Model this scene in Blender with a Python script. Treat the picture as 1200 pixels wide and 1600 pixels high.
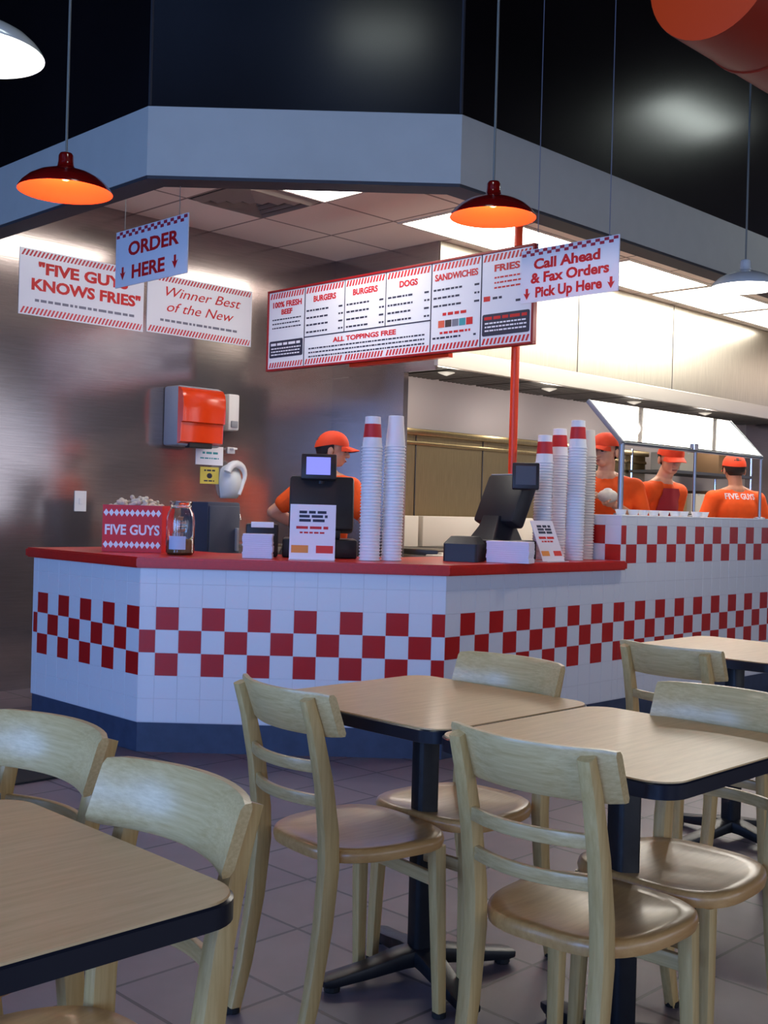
import bpy, bmesh, math, random
from mathutils import Vector, Matrix
random.seed(11)
for o in list(bpy.data.objects): bpy.data.objects.remove(o)
sc = bpy.context.scene
COL = sc.collection
PI = math.pi
R2 = math.sqrt(2)
D = math.radians

# ------------------------------------------------------------------ camera, world, exposure
CAM_H = 1.25
FPX = 1765.0                      # focal length in pixels of the 1200x1600 frame
ROLL = 0.027
cam_d = bpy.data.cameras.new('camera')
cam_d.sensor_fit = 'VERTICAL'; cam_d.sensor_height = 24.0
cam_d.lens = FPX / 1600 * 24.0
cam_d.clip_start = 0.05
cam = bpy.data.objects.new('camera', cam_d); COL.objects.link(cam)
c_, s_ = math.cos(ROLL), math.sin(ROLL)
F = Vector((0, 1, -0.0028)).normalized()
R = Vector((c_, 0, s_)); R = (R - F * R.dot(F)).normalized()
U = R.cross(F)
m = Matrix((R, U, -F)).transposed().to_4x4(); m.translation = (0, 0, CAM_H)
cam.matrix_world = m
sc.camera = cam
sc.view_settings.view_transform = 'Standard'
sc.view_settings.look = 'None'
sc.view_settings.gamma = 1
sc.view_settings.exposure = 0.0
sc.view_settings.use_curve_mapping = False
w = bpy.data.worlds.new('daylight'); sc.world = w; w.use_nodes = True
w.node_tree.nodes['Background'].inputs[0].default_value = (0.55, 0.70, 1.0, 1)
w.node_tree.nodes['Background'].inputs[1].default_value = 1.0

# room axes: a = right-and-away, b = left-and-away (the building stands at 45 degrees to the view)
def W(a, b, z=0.0): return Vector(((a - b) / R2, (a + b) / R2, z))
def ab(p): return (p[0] + p[1]) / R2, (p[1] - p[0]) / R2
def area(name, loc, direction, sx, sy, power, color):
    l = bpy.data.lights.new(name, 'AREA'); l.shape = 'RECTANGLE'; l.size = sx; l.size_y = sy
    l.energy = power; l.color = color
    o = bpy.data.objects.new(name, l); COL.objects.link(o); o.location = loc
    o.rotation_euler = Vector(direction).to_track_quat('-Z', 'Z').to_euler()
    return o
WIN_A = -3.6                       # window wall behind the camera, faces +a
WIN_B = -4.6                       # shop front on the right, faces +b
for k, bb in enumerate((-2.4, 0.9, 4.2)):
    area('window_daylight', W(WIN_A + 0.06, bb, 1.75), W(1, 0, -0.10), 2.7, 2.3, 145, (0.21, 0.42, 1.0))
for k, aa in enumerate((0.5, 4.5, 8.5)):
    area('window_daylight', W(aa, WIN_B + 0.06, 1.75), W(0, 1, -0.10), 3.2, 2.3, 27, (0.95, 0.94, 1.0))

# ------------------------------------------------------------------ materials
def srgb(r, g, b):
    f = lambda c: c / 12.92 if c <= .04045 else ((c + .055) / 1.055) ** 2.4
    return (f(r / 255), f(g / 255), f(b / 255), 1)
MATS = {}
def mat(name, col, rough=.5, metal=0.0, emit=None, estr=0.0, noise=0.0, nscale=20, stretch=None, bump=0.0, coat=0.0, trans=0.0, ior=1.45, col2=None, spec=0.5):
    if name in MATS: return MATS[name]
    m = bpy.data.materials.new(name); m.use_nodes = True
    nt = m.node_tree; b = nt.nodes['Principled BSDF']
    if len(col) == 3: col = (*col, 1)
    b.inputs['Base Color'].default_value = col
    b.inputs['Roughness'].default_value = rough; b.inputs['Metallic'].default_value = metal
    b.inputs['IOR'].default_value = ior; b.inputs['Coat Weight'].default_value = coat
    b.inputs['Coat Roughness'].default_value = .12
    b.inputs['Specular IOR Level'].default_value = spec
    b.inputs['Transmission Weight'].default_value = trans
    if emit:
        b.inputs['Emission Color'].default_value = (*emit[:3], 1); b.inputs['Emission Strength'].default_value = estr
    if noise or bump:
        tc = nt.nodes.new('ShaderNodeTexCoord'); mp = nt.nodes.new('ShaderNodeMapping')
        nt.links.new(tc.outputs['Object'], mp.inputs[0])
        if stretch: mp.inputs['Scale'].default_value = stretch
        n = nt.nodes.new('ShaderNodeTexNoise'); n.inputs['Scale'].default_value = nscale; n.inputs['Detail'].default_value = 4
        nt.links.new(mp.outputs[0], n.inputs['Vector'])
        if noise:
            r = nt.nodes.new('ShaderNodeValToRGB')
            c2 = col2 if col2 else tuple(max(0, c * (1 - noise)) for c in col[:3])
            r.color_ramp.elements[0].position = .3; r.color_ramp.elements[1].position = .7
            r.color_ramp.elements[0].color = (*c2[:3], 1); r.color_ramp.elements[1].color = col
            nt.links.new(n.outputs['Fac'], r.inputs[0]); nt.links.new(r.outputs[0], b.inputs['Base Color'])
        if bump:
            bp = nt.nodes.new('ShaderNodeBump'); bp.inputs['Strength'].default_value = bump; bp.inputs['Distance'].default_value = .01
            nt.links.new(n.outputs['Fac'], bp.inputs['Height']); nt.links.new(bp.outputs[0], b.inputs['Normal'])
    MATS[name] = m
    return m
def steel(name, col, rough, stretch, bump=.03):
    return mat(name, col, rough, 1.0, noise=.18, nscale=6, stretch=stretch, bump=bump)
M_STEEL = mat('brushed_steel', (.40, .345, .335), .15, .82, noise=.15, nscale=6, stretch=(1, 1, 26), bump=.012)
M_HOOD = steel('hood_steel', (.56, .52, .44), .33, (26, 26, 1))
M_GOLDEN = steel('kitchen_steel', (.42, .32, .17), .30, (20, 20, 1))
M_CHROME = mat('chrome', (.8, .8, .8), .15, 1.0)
M_POST = mat('post_steel', (.30, .32, .36), .35, 1.0)
M_TILE = mat('white_tile', srgb(226, 226, 230), .22, coat=.3)
M_TILER = mat('red_tile', srgb(186, 26, 24), .25, coat=.3)
M_GROUT = mat('grout', srgb(208, 206, 210), .8)
M_BASE = mat('cove_base', srgb(62, 74, 98), .5, noise=.25, nscale=14)
M_TOPRED = mat('red_countertop', srgb(200, 36, 26), .30, noise=.12, nscale=60)
M_FASCIA = mat('fascia_paint', srgb(188, 186, 178), .6, noise=.05, nscale=8)
M_DARKTRIM = mat('dark_trim', srgb(58, 56, 60), .6)
M_UPPER = mat('dark_gloss_panel', (.007, .005, .006), .22, noise=.3, nscale=2, spec=.42)
M_BLACK = mat('black_plastic', (.012, .012, .016), .45)
M_BLACKM = mat('black_iron', (.010, .011, .014), .42, noise=.2, nscale=60, bump=.05)
M_RUBBER = mat('black_rubber', (.012, .012, .012), .7)
M_WHITE = mat('white_plastic', srgb(232, 230, 228), .4)
M_PAPER = mat('white_paper', srgb(240, 238, 244), .6)
M_CUP = mat('cup_paper', srgb(236, 236, 240), .5)
M_CUPT = mat('cup_tan', srgb(222, 214, 204), .5)
M_RED = mat('sign_red', srgb(206, 22, 28), .5)
M_INK = mat('ink_dark', srgb(44, 44, 66), .6)
M_GREY = mat('ink_grey', srgb(120, 120, 135), .6)
M_ORANGE = mat('label_orange', srgb(236, 148, 70), .6)
M_TEAL = mat('label_teal', srgb(60, 150, 160), .6)
M_SIGN = mat('sign_white', srgb(232, 232, 238), .28, coat=.2)
M_FRAME = mat('sign_frame_red', srgb(150, 22, 26), .4)
M_POLE = mat('red_pole', srgb(236, 62, 10), .35)
M_LAMPR = mat('lamp_red', srgb(120, 10, 8), .18, coat=.6)
M_LAMPRI = mat('lamp_orange_inside', (1.0, .055, .004), .6)
M_LAMPW = mat('lamp_white', srgb(214, 216, 214), .2, coat=.5)
M_LAMPWI = mat('lamp_white_inside', srgb(250, 250, 244), .5)
M_BULB = mat('bulb', (.5, .06, .01), .6, emit=(1, .25, .05), estr=.8)
M_BULBW = mat('bulb_white', (1, 1, 1), .4, emit=(1, .97, .90), estr=22)
M_CORD = mat('cord', srgb(120, 120, 112), .5)
M_DUCT = mat('duct_red_shaded', srgb(150, 40, 16), .45)  # duct red, its colour darkened to show the tube in shade
M_DUCTC = mat('duct_red_lit', srgb(240, 70, 8), .45)  # duct red again, its colour brightened to show the end lit
M_ALARM = mat('grey_plastic', srgb(150, 152, 158), .45)
M_DISPR = mat('dispenser_red', srgb(232, 62, 8), .22, coat=.5)
M_YEL = mat('notice_yellow', srgb(226, 206, 92), .6)
M_GLASS = mat('clear_glass', (.95, .98, .97), .02, trans=1.0, ior=1.5)
M_TUBE = mat('troffer_lens', (1, 1, 1), .5, emit=(1, .95, .86), estr=12.5)
M_SCREEN = mat('screen_lit', (.1, .1, .3), .2, emit=(.26, .28, .95), estr=1.0)
M_SCREEN2 = mat('screen_dim', (.10, .11, .13), .25)
M_SKIN = mat('skin', srgb(206, 148, 118), .5)
M_SKIN2 = mat('skin_tan', srgb(190, 128, 98), .5)
M_SHIRT = mat('shirt_orange', srgb(244, 86, 10), .8, noise=.1, nscale=20)
M_CAP = mat('cap_red', srgb(232, 66, 24), .7)
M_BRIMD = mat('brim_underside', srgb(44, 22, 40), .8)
M_HAIR = mat('hair_dark', srgb(40, 26, 20), .7)
M_APRON = mat('apron_red', srgb(160, 30, 40), .8)
M_PANTS = mat('pants_dark', srgb(36, 38, 52), .8)
M_SHOE = mat('shoe_black', (.015, .015, .015), .6)
M_EYE = mat('eye', (.02, .015, .01), .3)
M_LIP = mat('lip', srgb(160, 84, 76), .5)
M_PEANUT = mat('peanut_shell', srgb(214, 200, 184), .8, noise=.2, nscale=60)
M_AMBER = mat('jar_contents', srgb(150, 116, 70), .6, noise=.4, nscale=40)
M_LABEL = mat('jar_label', srgb(170, 196, 226), .5)

def wood(name, c1, c2, rough=.32, axis=(1, 1, 1), scale=9, coat=.25):
    m = bpy.data.materials.new(name); m.use_nodes = True; nt = m.node_tree; b = nt.nodes['Principled BSDF']
    tc = nt.nodes.new('ShaderNodeTexCoord'); mp = nt.nodes.new('ShaderNodeMapping'); mp.inputs['Scale'].default_value = axis
    nt.links.new(tc.outputs['Object'], mp.inputs[0])
    n = nt.nodes.new('ShaderNodeTexNoise'); n.inputs['Scale'].default_value = scale; n.inputs['Detail'].default_value = 6; n.inputs['Roughness'].default_value = .65
    nt.links.new(mp.outputs[0], n.inputs['Vector'])
    r = nt.nodes.new('ShaderNodeValToRGB')
    r.color_ramp.elements[0].position = .32; r.color_ramp.elements[1].position = .68
    r.color_ramp.elements[0].color = c1; r.color_ramp.elements[1].color = c2
    nt.links.new(n.outputs['Fac'], r.inputs[0]); nt.links.new(r.outputs[0], b.inputs['Base Color'])
    b.inputs['Roughness'].default_value = rough; b.inputs['Coat Weight'].default_value = coat; b.inputs['Coat Roughness'].default_value = .15
    bp = nt.nodes.new('ShaderNodeBump'); bp.inputs['Strength'].default_value = .06; bp.inputs['Distance'].default_value = .004
    nt.links.new(n.outputs['Fac'], bp.inputs['Height']); nt.links.new(bp.outputs[0], b.inputs['Normal'])
    return m
M_WOODV = wood('maple_post', srgb(198, 160, 98), srgb(218, 184, 122), .34, (26, 26, 1.2), 5, .10)
M_WOODH = wood('maple_rail', srgb(198, 162, 104), srgb(222, 190, 132), .32, (1.0, 34, 44), 4, .10)
M_SEAT = wood('maple_seat', srgb(196, 142, 80), srgb(216, 164, 100), .32, (12, 1.2, 8), 5)
M_LAM = wood('oak_laminate', srgb(206, 162, 104), srgb(222, 180, 122), .40, (1.4, 16, 8), 5, .1)

def tiled_floor():
    m = bpy.data.materials.new('quarry_tile'); m.use_nodes = True; nt = m.node_tree; b = nt.nodes['Principled BSDF']
    tc = nt.nodes.new('ShaderNodeTexCoord')
    br = nt.nodes.new('ShaderNodeTexBrick'); br.offset = 0; br.inputs['Scale'].default_value = 1
    br.inputs['Brick Width'].default_value = .315; br.inputs['Row Height'].default_value = .315
    br.inputs['Mortar Size'].default_value = .006; br.inputs['Mortar Smooth'].default_value = .2
    br.inputs['Color1'].default_value = srgb(118, 106, 114); br.inputs['Color2'].default_value = srgb(128, 114, 118)
    br.inputs['Mortar'].default_value = srgb(62, 56, 64)
    nt.links.new(tc.outputs['Object'], br.inputs['Vector'])
    n = nt.nodes.new('ShaderNodeTexNoise'); n.inputs['Scale'].default_value = 7; n.inputs['Detail'].default_value = 5
    nt.links.new(tc.outputs['Object'], n.inputs['Vector'])
    mx = nt.nodes.new('ShaderNodeMix'); mx.data_type = 'RGBA'; mx.blend_type = 'MULTIPLY'; mx.inputs[0].default_value = .35
    nt.links.new(br.outputs['Color'], mx.inputs[6]); nt.links.new(n.outputs['Fac'], mx.inputs[7]); nt.links.new(mx.outputs[2], b.inputs['Base Color'])
    b.inputs['Roughness'].default_value = .42
    bp = nt.nodes.new('ShaderNodeBump'); bp.inputs['Strength'].default_value = .3; bp.inputs['Distance'].default_value = .004; bp.invert = True
    nt.links.new(br.outputs['Fac'], bp.inputs['Height']); nt.links.new(bp.outputs[0], b.inputs['Normal'])
    return m
def ceiling_tile():
    m = bpy.data.materials.new('acoustic_tile'); m.use_nodes = True; nt = m.node_tree; b = nt.nodes['Principled BSDF']
    tc = nt.nodes.new('ShaderNodeTexCoord'); mp = nt.nodes.new('ShaderNodeMapping'); mp.inputs['Location'].default_value = (-5.0 + .65 * 10, -4.984 + .65 * 10, 0)
    nt.links.new(tc.outputs['Object'], mp.inputs[0])
    br = nt.nodes.new('ShaderNodeTexBrick'); br.offset = 0; br.inputs['Scale'].default_value = 1
    br.inputs['Brick Width'].default_value = .65; br.inputs['Row Height'].default_value = .65
    br.inputs['Mortar Size'].default_value = .010; br.inputs['Mortar Smooth'].default_value = 0
    br.inputs['Color1'].default_value = srgb(240, 226, 212); br.inputs['Color2'].default_value = srgb(238, 224, 210)
    br.inputs['Mortar'].default_value = srgb(150, 136, 126)
    nt.links.new(mp.outputs[0], br.inputs['Vector']); nt.links.new(br.outputs['Color'], b.inputs['Base Color'])
    b.inputs['Roughness'].default_value = .9
    return m
M_FLOOR = tiled_floor(); M_ACT = ceiling_tile()

# ------------------------------------------------------------------ mesh helpers
def new(): return bmesh.new()
def finish(bm, name, mats, parent=None, loc=None, rz=None, smooth=None):
    me = bpy.data.meshes.new(name); bmesh.ops.recalc_face_normals(bm, faces=bm.faces[:]); bm.to_mesh(me); bm.free()
    for k in (mats if isinstance(mats, (list, tuple)) else [mats]): me.materials.append(k)
    if smooth:
        me.shade_smooth(); me.set_sharp_from_angle(angle=D(smooth))
    o = bpy.data.objects.new(name, me); COL.objects.link(o)
    if parent: o.parent = parent
    if loc is not None: o.location = loc
    if rz is not None: o.rotation_euler = (0, 0, rz)
    return o
def tag(o, label, cat, group=None, kind=None):
    o['label'] = label; o['category'] = cat
    if group: o['group'] = group
    if kind: o['kind'] = kind
    return o
def struct(o): o['kind'] = 'structure'; return o
def thing(name, label, cat, loc=(0, 0, 0), rz=0.0, group=None):
    o = bpy.data.objects.new(name, None); COL.objects.link(o); o.empty_display_size = .1
    o.location = loc; o.rotation_euler = (0, 0, rz)
    return tag(o, label, cat, group)
def dup(root, loc=None, rz=None, label=None, group=None):
    r = root.copy(); COL.objects.link(r)
    if loc is not None: r.location = loc
    if rz is not None: r.rotation_euler = (0, 0, rz)
    if label: r['label'] = label
    if group: r['group'] = group
    for ch in list(root.children):
        c = ch.copy(); COL.objects.link(c); c.parent = r
        for g in list(ch.children):
            d = g.copy(); COL.objects.link(d); d.parent = c
    return r
def merge(bm, part, M=None, mi=None):
    if M is not None: bmesh.ops.transform(part, matrix=M, verts=part.verts[:])
    off = {}
    for v in part.verts: off[v] = bm.verts.new(v.co)
    for f in part.faces:
        nf = bm.faces.new([off[v] for v in f.verts]); nf.material_index = f.material_index if mi is None else mi
    part.free()
def box(bm, x0, x1, y0, y1, z0, z1, bev=0.0, mi=0, M=None, seg=2):
    p = bmesh.new()
    vs = [p.verts.new((x, y, z)) for z in (z0, z1) for y in (y0, y1) for x in (x0, x1)]
    for f in ((0, 2, 3, 1), (4, 5, 7, 6), (0, 1, 5, 4), (2, 6, 7, 3), (0, 4, 6, 2), (1, 3, 7, 5)): p.faces.new([vs[i] for i in f])
    if bev: bmesh.ops.bevel(p, geom=p.edges[:], offset=bev, segments=seg, affect='EDGES', profile=.5)
    merge(bm, p, M, mi)
def loft(bm, rings, cap=True, mi=0, closed=True):
    rs = [[bm.verts.new(p) for p in r] for r in rings]
    n = len(rs[0])
    for r0, r1 in zip(rs, rs[1:]):
        for i in range(n if closed else n - 1):
            f = bm.faces.new((r0[i], r0[(i + 1) % n], r1[(i + 1) % n], r1[i])); f.material_index = mi
    if cap:
        for r in (rs[0], rs[-1]):
            f = bm.faces.new(r); f.material_index = mi
    return rs
def prism(bm, poly, z0, z1, mi=0):
    loft(bm, [[(x, y, z0) for x, y in poly], [(x, y, z1) for x, y in poly]], True, mi)
def lathe(bm, prof, n=32, mi=0, cap=False, c=(0, 0, 0)):
    loft(bm, [[(c[0] + r * math.cos(2 * PI * i / n), c[1] + r * math.sin(2 * PI * i / n), c[2] + z) for i in range(n)] for r, z in prof], cap, mi)
def tube(bm, pts, r, n=10, mi=0):
    pts = [Vector(p) for p in pts]; rings = []
    rr = r if isinstance(r, (list, tuple)) else [r] * len(pts)
    ref = None
    for i, p in enumerate(pts):
        t = (pts[min(i + 1, len(pts) - 1)] - pts[max(i - 1, 0)]).normalized()
        if ref is None: ref = t.orthogonal().normalized()
        ref = (ref - t * ref.dot(t)).normalized(); q = t.cross(ref)
        rings.append([p + (ref * math.cos(2 * PI * k / n) + q * math.sin(2 * PI * k / n)) * rr[i] for k in range(n)])
    loft(bm, rings, True, mi)
def sweep(bm, pts, side, wid, thk, mi=0, ch=.25):
    """rounded-rectangle bar along pts; side = constant axis, wid along side, thk across"""
    pts = [Vector(p) for p in pts]; side = Vector(side); rings = []
    N = len(pts)
    for i, p in enumerate(pts):
        t = (pts[min(i + 1, N - 1)] - pts[max(i - 1, 0)]).normalized()
        o = t.cross(side).normalized(); sd = o.cross(t).normalized()
        ww = (wid[i] if isinstance(wid, (list, tuple)) else wid) / 2; tt = (thk[i] if isinstance(thk, (list, tuple)) else thk) / 2
        c = min(ww, tt) * ch * 2
        poly = [(ww - c, tt), (-ww + c, tt), (-ww + c * .3, tt - c * .3), (-ww, tt - c), (-ww, -tt + c), (-ww + c * .3, -tt + c * .3), (-ww + c, -tt), (ww - c, -tt), (ww - c * .3, -tt + c * .3), (ww, -tt + c), (ww, tt - c), (ww - c * .3, tt - c * .3)]
        rings.append([p + sd * x + o * y for x, y in poly])
    loft(bm, rings, True, mi)
def ball(bm, c, rad, rot=None, mi=0, u=16, v=10):
    p = bmesh.new(); bmesh.ops.create_uvsphere(p, u_segments=u, v_segments=v, radius=1)
    M = Matrix.Translation(Vector(c)) @ (rot.to_4x4() if rot else Matrix.Identity(4)) @ Matrix.Diagonal((*(rad if not isinstance(rad, (int, float)) else (rad,) * 3), 1))
    merge(bm, p, M, mi)
def capsule(bm, p0, p1, r0, r1, n=14):
    p0, p1 = Vector(p0), Vector(p1); d = p1 - p0; L = d.length; t = d / L
    ref = t.orthogonal().normalized(); q = t.cross(ref); rings = []
    K = 5
    for k in range(K + 1):
        a = -PI / 2 + PI / 2 * k / K; a = max(a, -PI / 2 + .05); rings.append((p0 + t * (r0 * math.sin(a)), r0 * math.cos(a)))
    for k in range(K + 1):
        a = PI / 2 * k / K; a = min(a, PI / 2 - .05); rings.append((p1 + t * (r1 * math.sin(a)), r1 * math.cos(a)))
    loft(bm, [[c + (ref * math.cos(2 * PI * i / n) + q * math.sin(2 * PI * i / n)) * r for i in range(n)] for c, r in rings])
def rrect(x0, x1, y0, y1, r, n=6):
    pts = []
    for cx, cy, a0 in ((x1 - r, y1 - r, 0), (x0 + r, y1 - r, 90), (x0 + r, y0 + r, 180), (x1 - r, y0 + r, 270)):
        for k in range(n + 1):
            a = D(a0 + 90 * k / n); pts.append((cx + r * math.cos(a), cy + r * math.sin(a)))
    return pts
def remeshed(bm, name, voxel, mats, parent=None, smooth=6, factor=.5):
    me = bpy.data.meshes.new(name); bm.to_mesh(me); bm.free()
    o = bpy.data.objects.new(name, me); COL.objects.link(o)
    md = o.modifiers.new('r', 'REMESH'); md.mode = 'VOXEL'; md.voxel_size = voxel; md.use_smooth_shade = True
    if smooth:
        ms = o.modifiers.new('s', 'SMOOTH'); ms.iterations = smooth; ms.factor = factor
    dg = bpy.context.evaluated_depsgraph_get()
    nm = bpy.data.meshes.new_from_object(o.evaluated_get(dg))
    nm.name = name
    o.modifiers.clear(); o.data = nm; bpy.data.meshes.remove(me)
    nm.materials.clear()
    for k in (mats if isinstance(mats, (list, tuple)) else [mats]): nm.materials.append(k)
    nm.shade_smooth()
    if parent: o.parent = parent
    return o
def text(body, size, x, y, z, m, parent, name='lettering', align='CENTER', bold=.0, shear=0, width=None, depth=.0006, sx=1.0, rz=0.0):
    """letters standing in the local xz plane and facing local -y"""
    cu = bpy.data.curves.new(name, 'FONT'); cu.body = body; cu.size = size; cu.align_x = align; cu.align_y = 'CENTER'
    cu.offset = bold; cu.shear = shear; cu.extrude = depth; cu.resolution_u = 3
    t = bpy.data.objects.new(name, cu); COL.objects.link(t)
    dg = bpy.context.evaluated_depsgraph_get()
    me = bpy.data.meshes.new_from_object(t.evaluated_get(dg))
    bpy.data.objects.remove(t); bpy.data.curves.remove(cu)
    if width:
        xs = [v.co.x for v in me.vertices]; k = width / (max(xs) - min(xs)); 
        for v in me.vertices: v.co.x *= k
    for v in me.vertices: v.co.x *= sx
    me.transform(Matrix.Translation((x, y, z)) @ Matrix.Rotation(rz, 4, 'Z') @ Matrix.Rotation(PI / 2, 4, 'X'))
    me.name = name; me.materials.clear(); me.materials.append(m)
    o = bpy.data.objects.new(name, me); COL.objects.link(o); o.parent = parent
    return o
def plate(bm, x0, x1, z0, z1, y0, y1, mi=0): box(bm, x0, x1, y0, y1, z0, z1, 0, mi)
def greek(bm, x0, x1, z, h, y, seed=0, wl=(.5, 1.6)):
    """a line of print too small to read: word-length bars"""
    r = random.Random(seed); x = x0
    while x < x1 - h:
        L = min(h * r.uniform(wl[0], wl[1]) * 2.2, x1 - x); plate(bm, x, x + L, z - h / 2, z + h / 2, y - .0006, y); x += L + h * .7
def arrow(bm, x, z, s, y):
    p = [(-.14, .5), (.14, .5), (.14, 0), (.4, .1), (0, -.55), (-.4, .1), (-.14, 0)]
    prt = bmesh.new(); loft(prt, [[(x + a * s, y - .0006, z + b * s) for a, b in p], [(x + a * s, y, z + b * s) for a, b in p]])
    merge(bm, prt)
def slant_band(bm, x0, x1, z0, z1, y, n, lean=.5, mi=0):
    st = (x1 - x0) / n
    for k in range(n):
        xa = x0 + k * st; d = st * .5; l = lean * st
        q = [(xa, z0), (xa + d, z0), (xa + d + l, z1), (xa + l, z1)]
        q = [(min(x, x1), z) for x, z in q]
        prt = bmesh.new(); loft(prt, [[(a, y - .0006, b) for a, b in q], [(a, y, b) for a, b in q]]); merge(bm, prt, None, mi)
def check_band(bm, x0, x1, z0, z1, y, n, rows=2):
    st = (x1 - x0) / n; h = (z1 - z0) / rows
    for r in range(rows):
        for k in range(n):
            if (k + r) % 2 == 0: plate(bm, x0 + k * st, x0 + (k + 1) * st, z0 + r * h, z0 + (r + 1) * h, y - .0006, y)

# pixel -> place on a plane of the room (used to read sizes off the photograph)
def ray(u, v):
    return (R * ((u - 600) / FPX) - U * ((v - 800) / FPX) + F)
def hit_a(u, v, a):
    d = ray(u, v); t = a * R2 / (d.x + d.y); p = d * t; p.z += CAM_H; return ab(p)[1], p.z
def hit_b(u, v, b):
    d = ray(u, v); t = b * R2 / (d.y - d.x); p = d * t; p.z += CAM_H; return ab(p)[0], p.z
def hit_Y(u, v, Y):
    d = ray(u, v); t = Y / d.y; p = d * t; return p.x, p.z + CAM_H
def at(u, Y, z):           # world point at depth Y and height z that is seen in column u
    v = 800
    for _ in range(6):
        d = ray(u, v); p = d * (Y / d.y); v -= (z - CAM_H - p.z) * FPX / Y
    p = ray(u, v) * (Y / ray(u, v).y); return Vector((p.x, Y, z))
A45, B45 = PI / 4, -PI / 4   # rz of things facing -b / facing -a

# ------------------------------------------------------------------ room shell (local x = a, y = b)
KZ = 3.28                    # kitchen ceiling
CZ = 4.70                    # dining ceiling
B_FACE, A_FACE = 3.775, 3.145
P1 = (3.145, 4.859); P2 = (4.230, 3.775); A_STEP = 5.787; A_END = 13.0
def room(bm, name, mats): return struct(finish(bm, name, mats, rz=A45))
bm = new(); box(bm, WIN_A - .2, A_END + .2, WIN_B - .2, 7.1, -.1, 0); room(bm, 'floor', M_FLOOR)
bm = new(); box(bm, WIN_A - .2, A_END + .2, WIN_B - .2, 7.1, CZ, CZ + .1); room(bm, 'ceiling', M_UPPER)
# kitchen ceiling (inside the fascia)
bm = new(); d_ = .13
prism(bm, [(3.145, 6.91), (3.145, P1[1] + .03), (P2[0] + .03, 3.80), (A_END, 3.80), (A_END, 6.91)], KZ, KZ + .03)
room(bm, 'ceiling_kitchen', M_ACT)
# left wall: stainless behind the counter, dark paint beyond it in the dining room
bm = new(); box(bm, 2.6, 6.27, 6.91, 7.05, 0, KZ + .03); room(bm, 'wall_left', M_STEEL)
bm = new(); box(bm, WIN_A - .15, 2.6, 6.91, 7.05, 0, CZ); box(bm, 2.6, A_END, 6.91, 7.05, KZ + .03, CZ); room(bm, 'wall_left_dining', M_UPPER)
# steel partition that closes the cook line, and the back wall of the kitchen
bm = new(); box(bm, 6.268, 6.32, 6.09, 6.91, 0, 2.309); room(bm, 'wall_partition', M_STEEL)
bm = new(); box(bm, 6.27, A_END, 6.72, 6.90, 0, KZ); room(bm, 'wall_back', mat('back_wall_panel', (.50, .45, .44), .55, .25))
bm = new(); box(bm, A_END, A_END + .15, WIN_B - .15, 7.05, 0, CZ); room(bm, 'wall_far', M_STEEL)
# fascia: a chamfered band over the counter, dark gloss panels above, dark underside
def band(off_o, off_i, z0, z1):
    t = math.tan(PI / 8); a0 = A_FACE; b0 = B_FACE
    o = [(a0 - off_o, 6.90), (a0 - off_o, P1[1] - off_o * t), (P2[0] - off_o * t, b0 - off_o), (A_END, b0 - off_o)]
    i = [(a0 - off_i, 6.90), (a0 - off_i, P1[1] - off_i * t), (P2[0] - off_i * t, b0 - off_i), (A_END, b0 - off_i)]
    bmm = new()
    for k in range(3):
        prism(bmm, [o[k], o[k + 1], i[k + 1], i[k]], z0, z1)
    return bmm
room(band(.034, -.10, 2.878, 3.222), 'trim_1', M_FASCIA)
room(band(.030, -.11, 2.862, 2.878), 'trim_2', M_DARKTRIM)
room(band(.020, -.10, 3.222, CZ), 'wall_upper', M_UPPER)
# panel joints of the dark upper wall
bm = new()
for a, b in ((A_FACE - .022, P1[1] - .009), (P2[0] - .009, B_FACE - .022)):
    box(bm, a - .006, a + .006, b - .006, b + .006, 3.23, CZ)
room(bm, 'trim_3', M_DARKTRIM)
# window wall behind the camera and shop front to its right
def pierced(name, horizontal, lo, hi, wins, z0, z1, at_, th):
    bmm = new(); edges = [lo] + [e for w_ in wins for e in w_] + [hi]
    def bx(p, q, za, zb):
        if horizontal: box(bmm, p, q, at_ - th, at_, za, zb)
        else: box(bmm, at_ - th, at_, p, q, za, zb)
    for k in range(0, len(edges), 2): bx(edges[k], edges[k + 1], 0, CZ)
    for p, q in wins: bx(p, q, 0, z0); bx(p, q, z1, CZ)
    room(bmm, name, mat('dining_wall', srgb(150, 146, 142), .7))
wa = [(-3.8, -1.0), (-.5, 2.3), (2.8, 5.6)]; wb = [(-1.2, 2.2), (2.8, 6.2), (6.8, 10.2)]
pierced('wall_behind', False, WIN_B, 6.91, wa, .55, 2.95, WIN_A, .15)
pierced('wall_right', True, WIN_A, A_END, wb, .55, 2.95, WIN_B, .15)
k = 0
for p, q in wa + wb:
    k += 1; bm = new()
    for s in (p, (p + q) / 2, q):
        if k <= 3: box(bm, WIN_A - .10, WIN_A - .05, s - .03, s + .03, .55, 2.95)
        else: box(bm, s - .03, s + .03, WIN_B - .10, WIN_B - .05, .55, 2.95)
    for z in (.55, 2.9):
        if k <= 3: box(bm, WIN_A - .10, WIN_A - .05, p, q, z, z + .05)
        else: box(bm, p, q, WIN_B - .10, WIN_B - .05, z, z + .05)
    o = room(bm, 'window_%d' % k, M_DARKTRIM)

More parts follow.
